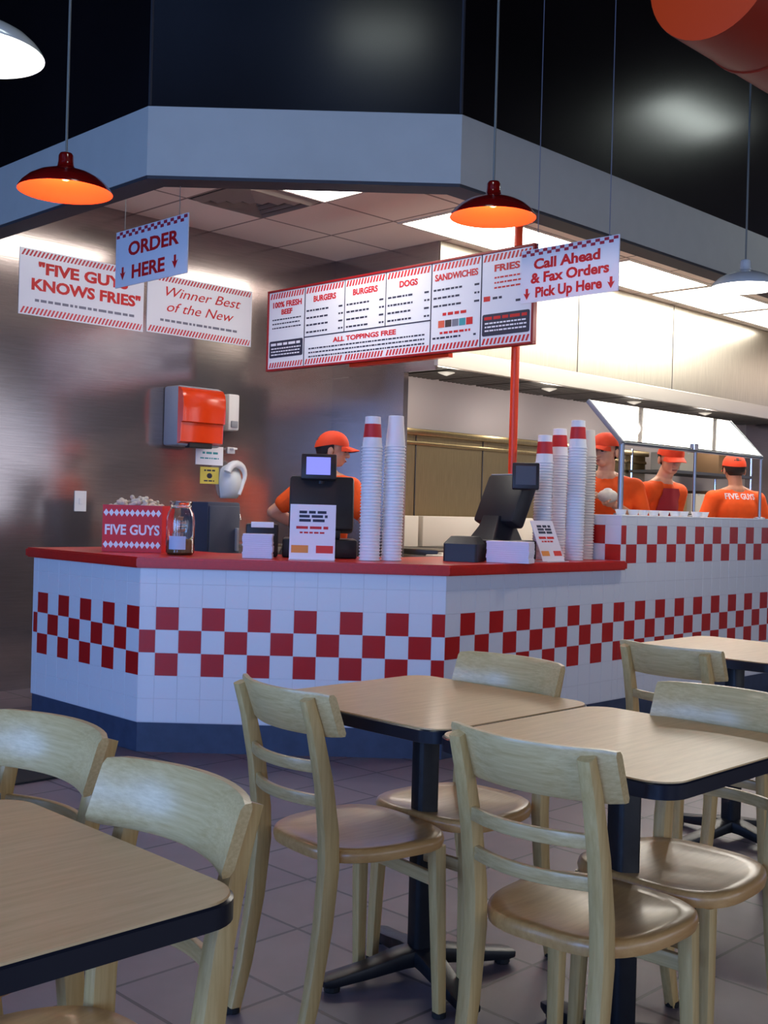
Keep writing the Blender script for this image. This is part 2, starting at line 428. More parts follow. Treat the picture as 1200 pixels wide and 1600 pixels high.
# ------------------------------------------------------------------ tile work
TS = .1153
ZROWS = [.148, .152, .268, .383, .498, .613, .729, .845, .923]
def tiles(bm, xs, zs, red, y=0.0):
    """raised tiles on a grout bed, standing in local xz, facing -y"""
    box(bm, xs[0], xs[-1], y + .001, y + .012, zs[0], zs[-1], 0, 2)
    for i in range(len(xs) - 1):
        for j in range(len(zs) - 1):
            g = .0009
            if xs[i + 1] - xs[i] < .006 or zs[j + 1] - zs[j] < .006: continue
            x0, x1, z0, z1 = xs[i] + g, xs[i + 1] - g, zs[j] + g, zs[j + 1] - g
            b = .0006
            loft(bm, [[(x0, y + .001, z0), (x1, y + .001, z0), (x1, y + .001, z1), (x0, y + .001, z1)],
                      [(x0 + b, y - .0004, z0 + b), (x1 - b, y - .0004, z0 + b), (x1 - b, y - .0004, z1 - b), (x0 + b, y - .0004, z1 - b)]],
                 True, 1 if red(i, j) else 0)
TM = [M_TILE, M_TILER, M_GROUT]
def cuts(first, total):
    xs = [0.0]; x = first
    while x < total - .004: xs.append(x); x += TS
    return xs + [total]
counter = thing('order_counter', 'white tiled order counter with red checker bands and angled front', 'counter', (0, 0, 0), 0)
LF = (P2[0] - P1[0]) * R2
# front face
xs = cuts(.72 * TS, LF)
bm = new(); tiles(bm, xs, ZROWS, lambda i, j: (j in (3, 5) and i % 2 == 1) or (j == 4 and i % 2 == 0))
p = W(*P1); finish(bm, 'tile_front', TM, counter, p, 0)
# left face: local x runs from the free end to the corner
LL = 5.943 - P1[1]; n_ = int(LL / TS); first = LL - n_ * TS
xs = cuts(first, LL)
bm = new(); tiles(bm, xs, ZROWS, lambda i, j: (j in (3, 5) and (n_ - i) % 2 == 0) or (j == 4 and (n_ - i) % 2 == 1))
finish(bm, 'tile_front', TM, counter, W(A_FACE, 5.943), B45)
# right face (up to the step)
LR = A_STEP - P2[0]; xs = cuts(TS, LR); nR = len(xs) - 1
bm = new(); tiles(bm, xs, ZROWS, lambda i, j: (j in (3, 5) and i % 2 == 1) or (j == 4 and i % 2 == 0))
finish(bm, 'tile_front', TM, counter, W(*P2), A45)
# body + cove base
def inner(off):
    t = math.tan(PI / 8)
    return [(A_FACE + off, 5.943), (A_FACE + off, P1[1] + off * t), (P2[0] + off * t, B_FACE + off), (A_STEP, B_FACE + off)]
def strip(bm, o0, o1, z0, z1):
    o = inner(o0); i = inner(o1)
    for k in range(3): prism(bm, [o[k], o[k + 1], i[k + 1], i[k]], z0, z1)
bm = new(); strip(bm, .012, .66, .10, .922); finish(bm, 'cabinet_body', M_HOOD, counter, rz=A45)
bm = new(); strip(bm, .004, .62, 0, .148); finish(bm, 'cove_base', M_BASE, counter, rz=A45)
# free end of the counter (towards the steel wall)
bm = new(); box(bm, A_FACE + .001, A_FACE + .66, 5.944, 5.955, .148, .922); finish(bm, 'end_panel', M_TILE, counter, rz=A45)
# countertop with rounded nose
bm = new(); o = inner(-.035); i = inner(.70); o[0] = (o[0][0], 5.985); i[0] = (i[0][0], 5.985); o[3] = (A_STEP + .02, o[3][1]); i[3] = (A_STEP - .004, i[3][1])
top = [o[0], o[1], o[2], o[3], (A_STEP + .02, B_FACE - .006), (A_STEP - .004, B_FACE - .006), i[3], i[2], i[1], i[0]]
prism(bm, top, .923, .977)
bmesh.ops.bevel(bm, geom=[e for e in bm.edges if abs((e.verts[0].co.z - e.verts[1].co.z)) < 1e-6], offset=.008, segments=2, affect='EDGES')
ct = finish(bm, 'countertop', M_TOPRED, None, rz=A45, smooth=30)
tag(ct, 'glossy red countertop with an angled front edge on the tiled counter', 'countertop')

# half wall at the pick-up end
AW = A_END
hw = struct(finish((lambda b_: (box(b_, A_STEP + .012, AW, B_FACE + .013, B_FACE + .213, 0, 1.238), b_)[1])(new()), 'wall_pickup', M_GROUT, rz=A45))
off0 = (int(LR / TS) + 1) * TS - LR
xs = cuts(off0, AW - A_STEP); nk = int(LR / TS)
zz = ZROWS[:-1] + [.960, 1.075, 1.190, 1.24]
def redw(i, j):
    odd = (i + nk) % 2 == 1
    if j in (3, 5): return odd
    if j == 4: return not odd
    if j == 8: return not odd
    if j == 9: return odd
    return False
bm = new(); tiles(bm, xs, zz, redw); struct(finish(bm, 'tile_cladding', TM, hw, (A_STEP, B_FACE, 0)))
bm = new(); box(bm, A_STEP, AW, B_FACE + .004, B_FACE + .2, 0, .148); struct(finish(bm, 'cove_base', M_BASE, hw))
bm = new(); tiles(bm, [0, .113, .226], [.977, 1.075, 1.19, 1.24], lambda i, j: (i == 0 and j == 1) or (i == 1 and j == 0))
e_ = struct(finish(bm, 'tile_end', TM, hw, (A_STEP, B_FACE + .226, 0), -PI / 2))
bm = new(); box(bm, A_STEP - .001, AW, B_FACE - .001, B_FACE + .226, 1.238, 1.252, .003); struct(finish(bm, 'tile_cap', M_TILE, hw))

# ------------------------------------------------------------------ kitchen: hood, lights, vent
B_HOOD, A_HOOD = 5.74, 6.268
hood = thing('exhaust_hood', 'long stainless exhaust hood over the cooking line with bright reflections', 'exhaust hood', (0, 0, 0), A45)
bm = new(); box(bm, A_HOOD, A_END, B_HOOD, B_HOOD + .02, 2.36, KZ - .005); 
box(bm, A_HOOD + .02, A_END, B_HOOD + .02, 6.715, KZ - .10, KZ - .06)
finish(bm, 'canopy', M_HOOD, hood)
bm = new(); box(bm, A_HOOD - .012, A_END, B_HOOD - .014, B_HOOD + .03, 2.335, 2.47, .004)
finish(bm, 'lower_band', mat('hood_band', (.66, .62, .56), .38, 1.0), hood)
bm = new(); box(bm, A_HOOD, A_HOOD + .02, B_HOOD + .02, 6.909, 2.31, KZ - .002); finish(bm, 'end_panel', M_STEEL, hood)  # darker steel than the canopy, standing in for shade on this end
bm = new()
a = A_HOOD + .03
while a < A_END - .5:
    box(bm, a + .01, a + .49, B_HOOD + .05, 6.70, 2.40, 2.43); 
    for q in range(8): box(bm, a + .03 + q * .056, a + .055 + q * .056, B_HOOD + .06, 6.69, 2.385, 2.40)
    a += .5
finish(bm, 'grease_filter', mat('filter_metal', (.12, .11, .10), .5, .8), hood)
bm = new()
for aa in (8.05, 9.6): box(bm, aa - .003, aa + .003, B_HOOD - .003, B_HOOD, 2.47, KZ - .01)
finish(bm, 'panel_seam', M_DARKTRIM, hood)

for a in (6.9, 8.3, 9.7, 11.1):  # fill lamps added under the hood to brighten back wall and cooks
    t = thing('hood_fill_light', 'round fill lamp added under the exhaust hood, %s' % {6.9: 'nearest the steel partition', 8.3: 'second from the steel partition', 9.7: 'third from the steel partition', 11.1: 'farthest from the steel partition'}[a], 'lamp', W(a, 6.22, 2.384), A45, 'fill lamps added under the hood')
    bm = new(); lathe(bm, [(.001, -.03), (.05, -.012), (.07, -.004), (.07, 0)], 20); finish(bm, 'lens', mat('hood_fill_lens', (.25, .24, .22), .5, emit=(1, .90, .74), estr=.25), t, smooth=50)
    l = bpy.data.lights.new('hood_fill_lamp', 'POINT'); l.energy = 6; l.color = (1, .91, .82); l.shadow_soft_size = .06
    lo = bpy.data.objects.new('hood_fill_lamp', l); COL.objects.link(lo); lo.parent = t; lo.location = (0, 0, -.28)
tro = thing('ceiling_light', 'ceiling light cut by the fascia to a small lit triangle beside the vent', 'ceiling light', W(4.36, 5.309, KZ), A45, 'fluorescent troffers in the kitchen ceiling')
bm = new(); box(bm, -.615, .615, -.30, .30, -.006, .0); finish(bm, 'diffuser', M_TUBE, tro)
bm = new()
for x0, x1, y0, y1 in ((-.642, -.615, -.325, .325), (.615, .642, -.325, .325), (-.615, .615, -.325, -.30), (-.615, .615, .30, .325)): box(bm, x0, x1, y0, y1, -.010, 0)
finish(bm, 'frame', mat('troffer_frame', srgb(214, 206, 196), .5), tro)
for a, lab in ((6.33, 'large lit ceiling light above the menu board behind the right red lamp'),
               (8.30, 'lit ceiling light running along the hood just right of the call ahead sign'),
               (9.61, 'lit ceiling light along the hood just left of the white pendant lamp'),
               (10.92, 'lit ceiling light along the hood at the right edge beyond the white lamp')):
    dup(tro, W(a, 5.309, KZ), A45, lab)
for k in range(4):
    dup(tro, W(8.0 + 1.31 * k, 4.22, KZ), A45, 'lit ceiling light above the fascia, mirrored white in the slanted sneeze guard glass', 'fluorescent troffers above the half wall')
vent = thing('ceiling_vent', 'square dark air diffuser in the kitchen ceiling left of the triangular light', 'vent', W(4.675, 5.959, KZ), A45)
bm = new()
for q in range(4):
    r0 = .30 - q * .075
    loft(bm, [[(x * r0, y * r0, -.004) for x, y in ((-1, -1), (1, -1), (1, 1), (-1, 1))], [(x * (r0 - .045), y * (r0 - .045), -.03) for x, y in ((-1, -1), (1, -1), (1, 1), (-1, 1))], [(x * (r0 - .05), y * (r0 - .05), -.004) for x, y in ((-1, -1), (1, -1), (1, 1), (-1, 1))]], False)
finish(bm, 'louvre', mat('vent_paint', srgb(150, 138, 130), .6), vent)
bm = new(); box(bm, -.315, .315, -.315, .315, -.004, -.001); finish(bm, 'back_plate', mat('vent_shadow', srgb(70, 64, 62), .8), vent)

# ------------------------------------------------------------------ pendant lamps, duct
def pendant(label, loc, red, light):
    t = thing('pendant_lamp', label, 'lamp', loc, 0, 'warehouse pendant lamps')
    out, ins = (M_LAMPR, M_LAMPRI) if red else (M_LAMPW, M_LAMPWI)
    prof = [(.192, 0), (.190, .008), (.176, .028), (.150, .052), (.115, .072), (.075, .086), (.045, .096), (.034, .105), (.031, .125), (.030, .150), (.024, .160), (.006, .164)]
    bm = new(); lathe(bm, prof, 48); finish(bm, 'lamp_shade', out, t, smooth=50)
    bm = new(); lathe(bm, [(.192, 0), (.188, .004), (.172, .026), (.147, .049), (.112, .069), (.072, .083), (.040, .092), (.002, .093)], 48); finish(bm, 'shade_lining', ins, t, smooth=50)
    bm = new(); lathe(bm, [(.002, .046), (.014, .049), (.020, .060), (.018, .072), (.012, .082), (.011, .092)], 20); finish(bm, 'bulb', M_BULB if red else M_BULBW, t, smooth=60)
    bm = new(); tube(bm, [(0, 0, .162), (0, 0, CZ - loc[2] - .002)], .0055, 8); finish(bm, 'cord', M_CORD, t)
    l = bpy.data.lights.new('bulb_light', 'POINT'); l.energy = light; l.color = (1, .88, .74) if red else (1, .95, .86); l.shadow_soft_size = .03
    lo = bpy.data.objects.new('bulb_light', l); COL.objects.link(lo); lo.parent = t; lo.location = (0, 0, .015)
    return t
ZL = 2.545
pendant('left red warehouse pendant lamp in front of the blue-white fascia', at(102, 4.68, ZL - .02), True, 5)
pendant('right red warehouse pendant lamp hanging above the menu board', at(770, 5.02, ZL + .01), True, 5)
pendant('white warehouse pendant lamp at the right edge beside the bright hood', at(1164, 6.45, ZL + .02), False, 30)
pendant('large white warehouse pendant lamp in the top left corner', at(-37, 3.30, ZL), False, 6)
px, pz = hit_Y(1110, -48, 4.27)
dc = Vector((px, 4.27, pz)); da, db = ab(dc)
duct = thing('round_duct', 'fat round orange-red duct end high in the upper right corner', 'duct', W(da, db, pz), A45)
bm = new(); lathe(bm, [(.26, 0), (.262, .01), (.262, .4), (.268, .405), (.268, .43), (.262, .435), (.262, .9), (.268, .905), (.268, .93), (.262, .935), (.262, 2.4)], 48)
bmesh.ops.transform(bm, matrix=Matrix.Rotation(PI / 2, 4, 'Y'), verts=bm.verts[:]); finish(bm, 'duct_tube', M_DUCT, duct, smooth=40)
bm = new(); lathe(bm, [(.26, .002), (.20, -.002), (.001, -.004)], 48)
bmesh.ops.transform(bm, matrix=Matrix.Rotation(PI / 2, 4, 'Y'), verts=bm.verts[:]); finish(bm, 'end_cap', M_DUCTC, duct, smooth=40)
bm = new()
for x in (.45, 1.8): tube(bm, [(x, 0, .26), (x, 0, CZ - pz - .002)], .008, 8)
finish(bm, 'hanger_rod', M_CORD, duct)

# lit fixtures under the dining ceiling; their reflections sit in the dark upper wall
for a, b, lab, rz_ in ((8.45, 2.55, 'long lit fixture under the dark dining ceiling, mirrored in the right upper wall', 0), (2.25, 2.40, 'short lit fixture under the dark dining ceiling, mirrored in the front upper wall', -PI / 4)):
    t = thing('ceiling_fixture', lab, 'ceiling light', W(a, b, CZ), A45 + rz_)
    w_ = .50 if a > 5 else .30
    bm = new(); box(bm, -w_, w_, -.16, .16, -.10, -.001, .01); finish(bm, 'housing', M_DARKTRIM, t)
    bm = new(); box(bm, -w_ + .03, w_ - .03, -.13, .13, -.112, -.101); finish(bm, 'diffuser', mat('fixture_lens_%d' % w_, (1, 1, 1), .5, emit=(.90, 1, .94), estr=15 if a > 5 else 2.5), t)
# ------------------------------------------------------------------ signs
def sign_frame(corners_a, a): # b-parallel sign facing -a: local x from left (high b) to right
    (u0, v0), (u1, v1), (u2, v2), (u3, v3) = corners_a  # TL, TR, BR, BL
    bl = (hit_a(u0, v0, a)[0] + hit_a(u3, v3, a)[0]) / 2; br = (hit_a(u1, v1, a)[0] + hit_a(u2, v2, a)[0]) / 2
    zt = (hit_a(u0, v0, a)[1] + hit_a(u1, v1, a)[1]) / 2; zb = (hit_a(u2, v2, a)[1] + hit_a(u3, v3, a)[1]) / 2
    return bl, br, zt, zb
# menu board
AM = 5.196
bl, br, zt, zb = sign_frame(((418, 452), (835, 385), (835, 541), (418, 578)), AM)
mw, mh = bl - br, zt - zb
print('MENU', bl, br, zt, zb, mw, mh)
mb = thing('menu_board', 'long white menu board in a red frame hanging over the counter', 'menu board', W(AM, bl, zb), B45)
bm = new(); box(bm, .012, mw - .012, 0, .025, .012, mh - .012); finish(bm, 'panel', M_SIGN, mb)
bm = new(); t = .016
for x0, x1, z0, z1 in ((0, mw, 0, t), (0, mw, mh - t, mh), (0, t, t, mh - t), (mw - t, mw, t, mh - t)): box(bm, x0, x1, -.008, .03, z0, z1, .003)
finish(bm, 'frame', M_FRAME, mb)
bm = new(); box(bm, .35 * mw, .72 * mw, .03, .07, -.02, .03); box(bm, .35 * mw, .72 * mw, .03, .06, .3, .34)
finish(bm, 'mounting_rail', M_POLE, mb)
# columns of the board, from left to right (fractions of its width, widened towards the viewer)
cx = [0.016, .20, .375, .545, .715, .868, 1 - .012]
cx = [.0] + [hit_a(u, 500, AM)[0] for u in (476, 538, 602, 673, 751)] + [br]
cx = [t] + [bl - v for v in cx[1:-1]] + [mw - t]
bm = new()
for k in (1, 4, 5): box(bm, cx[k] - .004, cx[k] + .004, -.0015, 0, t, mh - t)
ZT = .37 * mh
for k in (2, 3): box(bm, cx[k] - .003, cx[k] + .003, -.0015, 0, ZT, mh - t)
box(bm, cx[1], cx[4], -.0015, 0, ZT - .004, ZT + .004)
finish(bm, 'divider', M_INK, mb)
for k in range(6):
    bm = new(); n = max(5, int((cx[k + 1] - cx[k]) / .030))
    slant_band(bm, cx[k] + .012, cx[k + 1] - .012, mh - t - .048, mh - t - .008, -.0006, n, .5)
    finish(bm, 'checker_band', M_RED, mb); bm = new()
    slant_band(bm, cx[k] + .012, cx[k + 1] - .012, t + .008, t + .045, -.0006, n, .5); finish(bm, 'checker_band', M_RED, mb)
heads = ['100% FRESH', 'BURGERS', 'BURGERS', 'DOGS', 'SANDWICHES', 'FRIES']
for k, h in enumerate(heads):
    wdt = (cx[k + 1] - cx[k])
    text(h, .055, (cx[k] + cx[k + 1]) / 2, -.001, mh - t - .095, M_RED, mb, width=wdt * {0: .8, 1: .56, 2: .6, 3: .4, 4: .86, 5: .5}[k], bold=.002)
text('BEEF', .05, (cx[0] + cx[1]) / 2, -.001, mh - t - .15, M_RED, mb, width=.12, bold=.002)
text('ALL TOPPINGS FREE', .045, (cx[1] + cx[4]) / 2, -.001, ZT - .045, M_RED, mb, width=(cx[4] - cx[1]) * .5, bold=.0015)
for k in (1, 2, 3):
    bm = new()
    for q in range(4):
        z = mh - t - .17 - q * .05
        if z > ZT + .03:
            greek(bm, cx[k] + .02, cx[k] + (cx[k + 1] - cx[k]) * .6, z, .012, -.0006, k * 9 + q); greek(bm, cx[k + 1] - .06, cx[k + 1] - .015, z, .012, -.0006, q)
    finish(bm, 'small_print', M_INK, mb)
bm = new()
for q in range(3): greek(bm, cx[1] + .05, cx[4] - .05, ZT - .085 - q * .028, .010, -.0006, 40 + q)
finish(bm, 'small_print', M_INK, mb); bm = new()
for q, z in enumerate((.17, .22, .27, .47, .51, .55)):
    zz_ = mh - t - z
    if zz_ > .08: greek(bm, cx[4] + .02, cx[4] + (cx[5] - cx[4]) * .62, zz_, .012, -.0006, 60 + q); greek(bm, cx[5] - .055, cx[5] - .015, zz_, .012, -.0006, q)
finish(bm, 'small_print', M_INK, mb); bm = new()
for q, z in enumerate((.17, .20, .23)): greek(bm, cx[0] + .04, cx[1] - .04, mh - t - z - .03, .009, -.0006, 80 + q)
finish(bm, 'small_print', M_INK, mb); bm = new()
greek(bm, cx[5] + .09, cx[5] + .16, mh - t - .27, .014, -.0006, 5); greek(bm, cx[6] - .12, cx[6] - .06, mh - t - .30, .014, -.0006, 6)
finish(bm, 'small_print', M_INK, mb)
bm = new()
for q, z in enumerate((.15, .18, .21)): greek(bm, cx[5] + .10, cx[6] - .03, mh - t - z, .010, -.0006, 90 + q)
finish(bm, 'red_print', M_RED, mb); bm = new()
greek(bm, cx[4] + .10, cx[5] - .10, mh - t - .325, .018, -.0006, 3); greek(bm, cx[4] + .08, cx[5] - .08, mh - t - .44, .014, -.0006, 3)
greek(bm, cx[5] + .02, cx[5] + .08, mh - t - .27, .03, -.0006, 4)
finish(bm, 'red_print', M_RED, mb)
bm = new(); zc = mh - t - .385; xw = (cx[5] - cx[4])
for q in range(5): plate(bm, cx[4] + xw * (.16 + q * .14), cx[4] + xw * (.285 + q * .14), zc - .022, zc + .022, -.0012, 0, q % 5)
finish(bm, 'colour_swatch', [mat('swatch_coral', srgb(220, 96, 70), .6), mat('swatch_brown', srgb(66, 50, 50), .6), M_GREY, M_TEAL, M_RED], mb)
for k, z0, z1 in ((0, .095, .215), (5, .075, .205)):
    bm = new(); pr = rrect(cx[k] + .014, cx[k + 1] - .014, z0, z1, .012, 4)
    loft(bm, [[(x, -.0014, z) for x, z in pr], [(x, 0, z) for x, z in pr]]); o = finish(bm, 'notice_panel', M_INK, mb)
    bm = new(); greek(bm, cx[k] + .03, cx[k + 1] - .03, z1 - .025, .018, -.0014, 9, (1, 2)); finish(bm, 'notice_print', M_RED if k else M_PAPER, mb)
    bm = new()
    for q in range(3): greek(bm, cx[k] + .035, cx[k + 1] - .035, z1 - .055 - q * .022, .009, -.0014, q)
    finish(bm, 'notice_print', M_PAPER, mb)
# red pole behind the board
bb, _ = hit_a(803, 640, AM + .075)
pl = thing('red_pole', 'slim orange-red pole rising from the countertop behind the menu board', 'pole', W(AM + .075, bb, .977), 0)
bm = new(); tube(bm, [(0, 0, .012), (0, 0, KZ - .977 - .012)], .025, 20); finish(bm, 'shaft', M_POLE, pl, smooth=40)
bm = new(); lathe(bm, [(.001, .014), (.045, .012), (.055, .004), (.055, 0.001)], 24); lathe(bm, [(.055, KZ - .978), (.055, KZ - .985), (.03, KZ - .99), (.001, KZ - .99)], 24); finish(bm, 'flange', M_POLE, pl, smooth=40)

def hanging_sign(name, label, corners, a):
    bl, br, zt, zb = sign_frame(corners, a); wdt, hgt = bl - br, zt - zb
    print(name, wdt, hgt, W(a, bl, zb), zt)
    s = thing(name, label, 'sign', W(a, bl, zb), B45, None)
    bm = new(); box(bm, 0, wdt, 0, .006, 0, hgt); finish(bm, 'panel', M_SIGN, s)
    bm = new(); check_band(bm, .006, wdt - .006, hgt * .875, hgt * .985, -.0002, 22, 2); finish(bm, 'checker_band', mat('sign_magenta', srgb(176, 34, 60), .5), s)
    return s, wdt, hgt, zt
s, sw, sh, zt = hanging_sign('hanging_sign', 'hanging white sign that reads Call Ahead & Fax Orders Pick Up Here', ((813, 393), (968, 366), (966, 455), (815, 474)), 4.537)
text('Call Ahead', .070, sw * .48, -.001, sh * .70, M_RED, s, width=sw * .68, bold=.0025)
text('& Fax Orders', .070, sw * .51, -.001, sh * .44, M_RED, s, width=sw * .80, bold=.0025)
text('Pick Up Here', .070, sw * .50, -.001, sh * .17, M_RED, s, width=sw * .68, bold=.0025)
for x in (.07, .93): bm = new(); arrow(bm, sw * x, sh * .17, sh * .2, -.0004); finish(bm, 'arrow', M_RED, s)
for x in (sw * .17, sw * .90):
    bm = new(); tube(bm, [(x, .003, sh - .005), (x, .003, CZ - zt + sh - .003)], .0022, 6); finish(bm, 'hanging_wire', M_GREY, s)
s, sw, sh, zt = hanging_sign('hanging_sign', 'hanging white sign that reads ORDER HERE with two red arrows', ((178, 358), (293, 340), (293, 429), (184, 447)), 3.30)
text('ORDER', .10, sw * .53, -.001, sh * .63, M_RED, s, width=sw * .70, bold=.003)
text('HERE', .10, sw * .47, -.001, sh * .22, M_RED, s, width=sw * .46, bold=.003)
for x in (.11, .84): bm = new(); arrow(bm, sw * x, sh * .24, sh * .22, -.0004); finish(bm, 'arrow', M_RED, s)
for x in (sw * .12, sw * .88):
    bm = new(); tube(bm, [(x, .003, sh - .005), (x, .003, KZ - zt + sh - .001)], .002, 6); finish(bm, 'hanging_wire', M_CORD, s)
# two paper banners on the steel wall
def wall_banner(label, corners, italic, lines, small, off=.004):
    (u0, v0), (u1, v1), (u2, v2), (u3, v3) = corners; b = 6.91 - off
    a0 = (hit_b(u0, v0, b)[0] + hit_b(u3, v3, b)[0]) / 2; a1 = (hit_b(u1, v1, b)[0] + hit_b(u2, v2, b)[0]) / 2
    zt = (hit_b(u0, v0, b)[1] + hit_b(u1, v1, b)[1]) / 2; zb = (hit_b(u2, v2, b)[1] + hit_b(u3, v3, b)[1]) / 2
    wd, h = a1 - a0, zt - zb; print('BANNER', a0, a1, zb, zt)
    s = thing('wall_banner', label, 'sign', W(a0, b, zb), A45, 'printed banners on the steel wall')
    bm = new(); box(bm, 0, wd, 0, .003, 0, h); finish(bm, 'panel', M_SIGN, s)
    bm = new(); slant_band(bm, .01, wd - .01, h * .89, h * .98, -.0002, 34, .8); finish(bm, 'checker_band', mat('sign_rose', srgb(206, 60, 70), .5), s); bm = new(); slant_band(bm, .01, wd - .01, h * .02, h * .12, -.0002, 34, .8); finish(bm, 'checker_band', mat('sign_rose', srgb(206, 60, 70), .5), s)
    for k, (tx, fr, cxp) in enumerate(lines): text(tx, h * .235, wd * cxp, -.001, h * (.72 - .255 * k), M_RED, s, width=wd * fr, bold=.0 if italic else .004, shear=.35 if italic else 0)
    bm = new(); greek(bm, wd * small[0], wd * small[1], h * .235, h * .04, -.0004, 3)
    finish(bm, 'small_print', M_GREY, s)
wall_banner('white banner on the steel wall that reads FIVE GUYS KNOWS FRIES', ((32, 385), (226, 423), (223, 518), (28, 490)), False, [('"FIVE GUYS', .72, .50), ('KNOWS FRIES"', .88, .53)], (.12, .92))
wall_banner('white banner on the steel wall with italic words Winner Best of the New', ((231, 424), (394, 456), (392, 543), (229, 517)), True, [('Winner Best', .72, .50), ('of the New', .64, .48)], (.12, .88))

# ------------------------------------------------------------------ things on the steel wall
def on_wall(u, v, off=0.0):
    a, z = hit_b(u, v, 6.91 - off); return a, z
a, z = on_wall(305, 652, .13)
t = thing('towel_dispenser', 'orange-red paper towel dispenser with grey sides on the steel wall', 'towel dispenser', W(a, 6.908, z - .215), A45)
bm = new(); box(bm, -.19, .19, -.19, 0, 0, .43, .02); finish(bm, 'housing', M_ALARM, t, smooth=40)
bm = new()
prof = [(-.185, .015), (-.222, .03), (-.226, .13), (-.228, .165), (-.252, .172), (-.256, .26), (-.254, .34), (-.240, .385), (-.212, .412), (-.18, .42)]
rings = [[(x, y, zz) for x, sc_ in ((-.185, .92), (-.165, 1), (.165, 1), (.185, .92))] for y, zz in prof]
rings = [[(x, -.18 + (y + .18) * k, zz) for x, k in ((-.188, 0), (-.186, .85), (-.165, 1), (.165, 1), (.186, .85), (.188, 0))] for y, zz in prof]
loft(bm, rings, False, closed=False); finish(bm, 'front_cover', M_DISPR, t, smooth=60)
bm = new(); box(bm, -.10, .10, -.21, -.15, -.012, .03, .006); finish(bm, 'towel_slot', M_BLACK, t)
a, z = on_wall(351, 645, .05)
t = thing('soap_dispenser', 'narrow white dispenser beside the orange-red towel dispenser', 'dispenser', W(a + .05, 6.908, z - .13), A45)
bm = new(); box(bm, -.05, .05, -.10, 0, 0, .27, .012); finish(bm, 'housing', M_WHITE, t, smooth=40)
bm = new(); box(bm, -.03, .03, -.115, -.095, .02, .07, .006); finish(bm, 'push_bar', M_ALARM, t, smooth=40)
a, z = on_wall(328, 712, .0)
t = thing('wall_notice', 'white paper notice below the towel dispenser', 'notice', W(a, 6.907, z - .07), A45)
bm = new(); box(bm, -.13, .12, 0, .002, 0, .14); finish(bm, 'sheet', M_PAPER, t)
bm = new(); greek(bm, -.07, .07, .09, .016, 0, 1); greek(bm, -.09, .08, .05, .010, 0, 2); finish(bm, 'print', M_TEAL, t)
a, z = on_wall(327, 743)
t = thing('wall_notice', 'yellow square notice below the white paper notice', 'notice', W(a, 6.907, z - .062), A45)
bm = new(); box(bm, -.085, .085, 0, .002, 0, .125); finish(bm, 'sheet', M_YEL, t)
bm = new(); greek(bm, -.05, .05, .10, .012, 0, 1); ball(bm, (0, 0, .06), (.025, .0008, .02)); greek(bm, -.05, .05, .022, .010, 0, 2); finish(bm, 'print', M_INK, t)
a, z = on_wall(360, 705)
t = thing('wall_hook', 'small white bracket on the wall above the domed white soap dispenser', 'bracket', W(a, 6.908, z - .02), A45)
bm = new(); box(bm, -.035, .035, -.012, 0, 0, .05, .005); box(bm, -.02, .02, -.06, -.01, .03, .045, .004); finish(bm, 'bracket', M_WHITE, t, smooth=40)
a, z = on_wall(365, 752, .06)
t = thing('soap_dispenser', 'domed white soap dispenser with hooked spout on the wall above the sink', 'dispenser', W(a, 6.908, z - .13), A45)
bm = new(); rings = []
for k in range(13):
    f = k / 12; zz_ = .0 + .26 * f; half = .075 + .018 * math.sin(f * PI); dep = .05 + .055 * math.sin(min(1, f * 1.15) * PI) ** .7 if 0 < f < 1 else .03
    if f > .8: half *= math.sqrt(max(.06, 1 - ((f - .8) / .2) ** 2))
    rings.append([(half * math.cos(q), -dep * math.sin(q) if q <= PI else 0, zz_) for q in [PI * j / 10 for j in range(11)]])
loft(bm, rings); finish(bm, 'body', mat('soap_grey', srgb(206, 208, 208), .35), t, smooth=60)
bm = new(); pts = [(.0 + .085 * math.cos(D(q)), -.085, .175 + .085 * math.sin(D(q))) for q in range(165, -50, -20)] + [(.05, -.085, .07), (.035, -.085, .03)]; tube(bm, pts, [.030] * 5 + [.028, .026, .022, .018, .016, .016, .015, .013][:len(pts) - 5], 10); finish(bm, 'spout', M_WHITE, t, smooth=60)
a, z = on_wall(125, 783)
t = thing('switch_plate', 'white switch plate on the steel wall left of the red peanut box', 'switch', W(a, 6.907, z - .07), A45)
bm = new(); box(bm, -.045, .045, -.004, 0, 0, .14, .003); finish(bm, 'plate', M_WHITE, t)
bm = new(); box(bm, -.012, .012, -.010, -.004, .05, .09, .002); finish(bm, 'toggle', M_WHITE, t)
# hand sink
a, z = on_wall(385, 846, .25)
t = thing('hand_sink', 'steel wall-mounted hand sink with a white rim behind the counter', 'sink', W(a, 6.905, .935), A45)
bm = new(); pr = rrect(-.24, .24, -.42, 0, .05); pi_ = rrect(-.20, .20, -.38, -.06, .05)
loft(bm, [[(x * .8, y * .8, -.16) for x, y in pr], [(x, y, 0) for x, y in pr], [(x, y, .035) for x, y in pr], [(x, y, .035) for x, y in pi_], [(x * .8, y * .9, -.13) for x, y in pi_]]); finish(bm, 'basin', M_CHROME, t, smooth=40)
bm = new(); tube(bm, [(0, -.03, .03), (0, -.03, .20), (0, -.05, .24), (0, -.10, .255), (0, -.15, .24), (0, -.16, .20)], .011, 10); finish(bm, 'faucet', M_CHROME, t, smooth=50)
bm = new(); box(bm, -.26, .26, -.02, 0, .035, .22); finish(bm, 'splash_back', M_STEEL, t)
p = at(322, 7.35, 0)
t = thing('storage_cabinet', 'tall narrow dark blue-grey cabinet behind the counter, right of the glass jar', 'cabinet', p, A45)
bm = new(); box(bm, -.13, .13, -.14, .16, .06, 1.265, .012); box(bm, -.11, .11, -.11, .14, 0, .06); finish(bm, 'body', mat('cabinet_grey', srgb(52, 60, 80), .5), t, smooth=40)
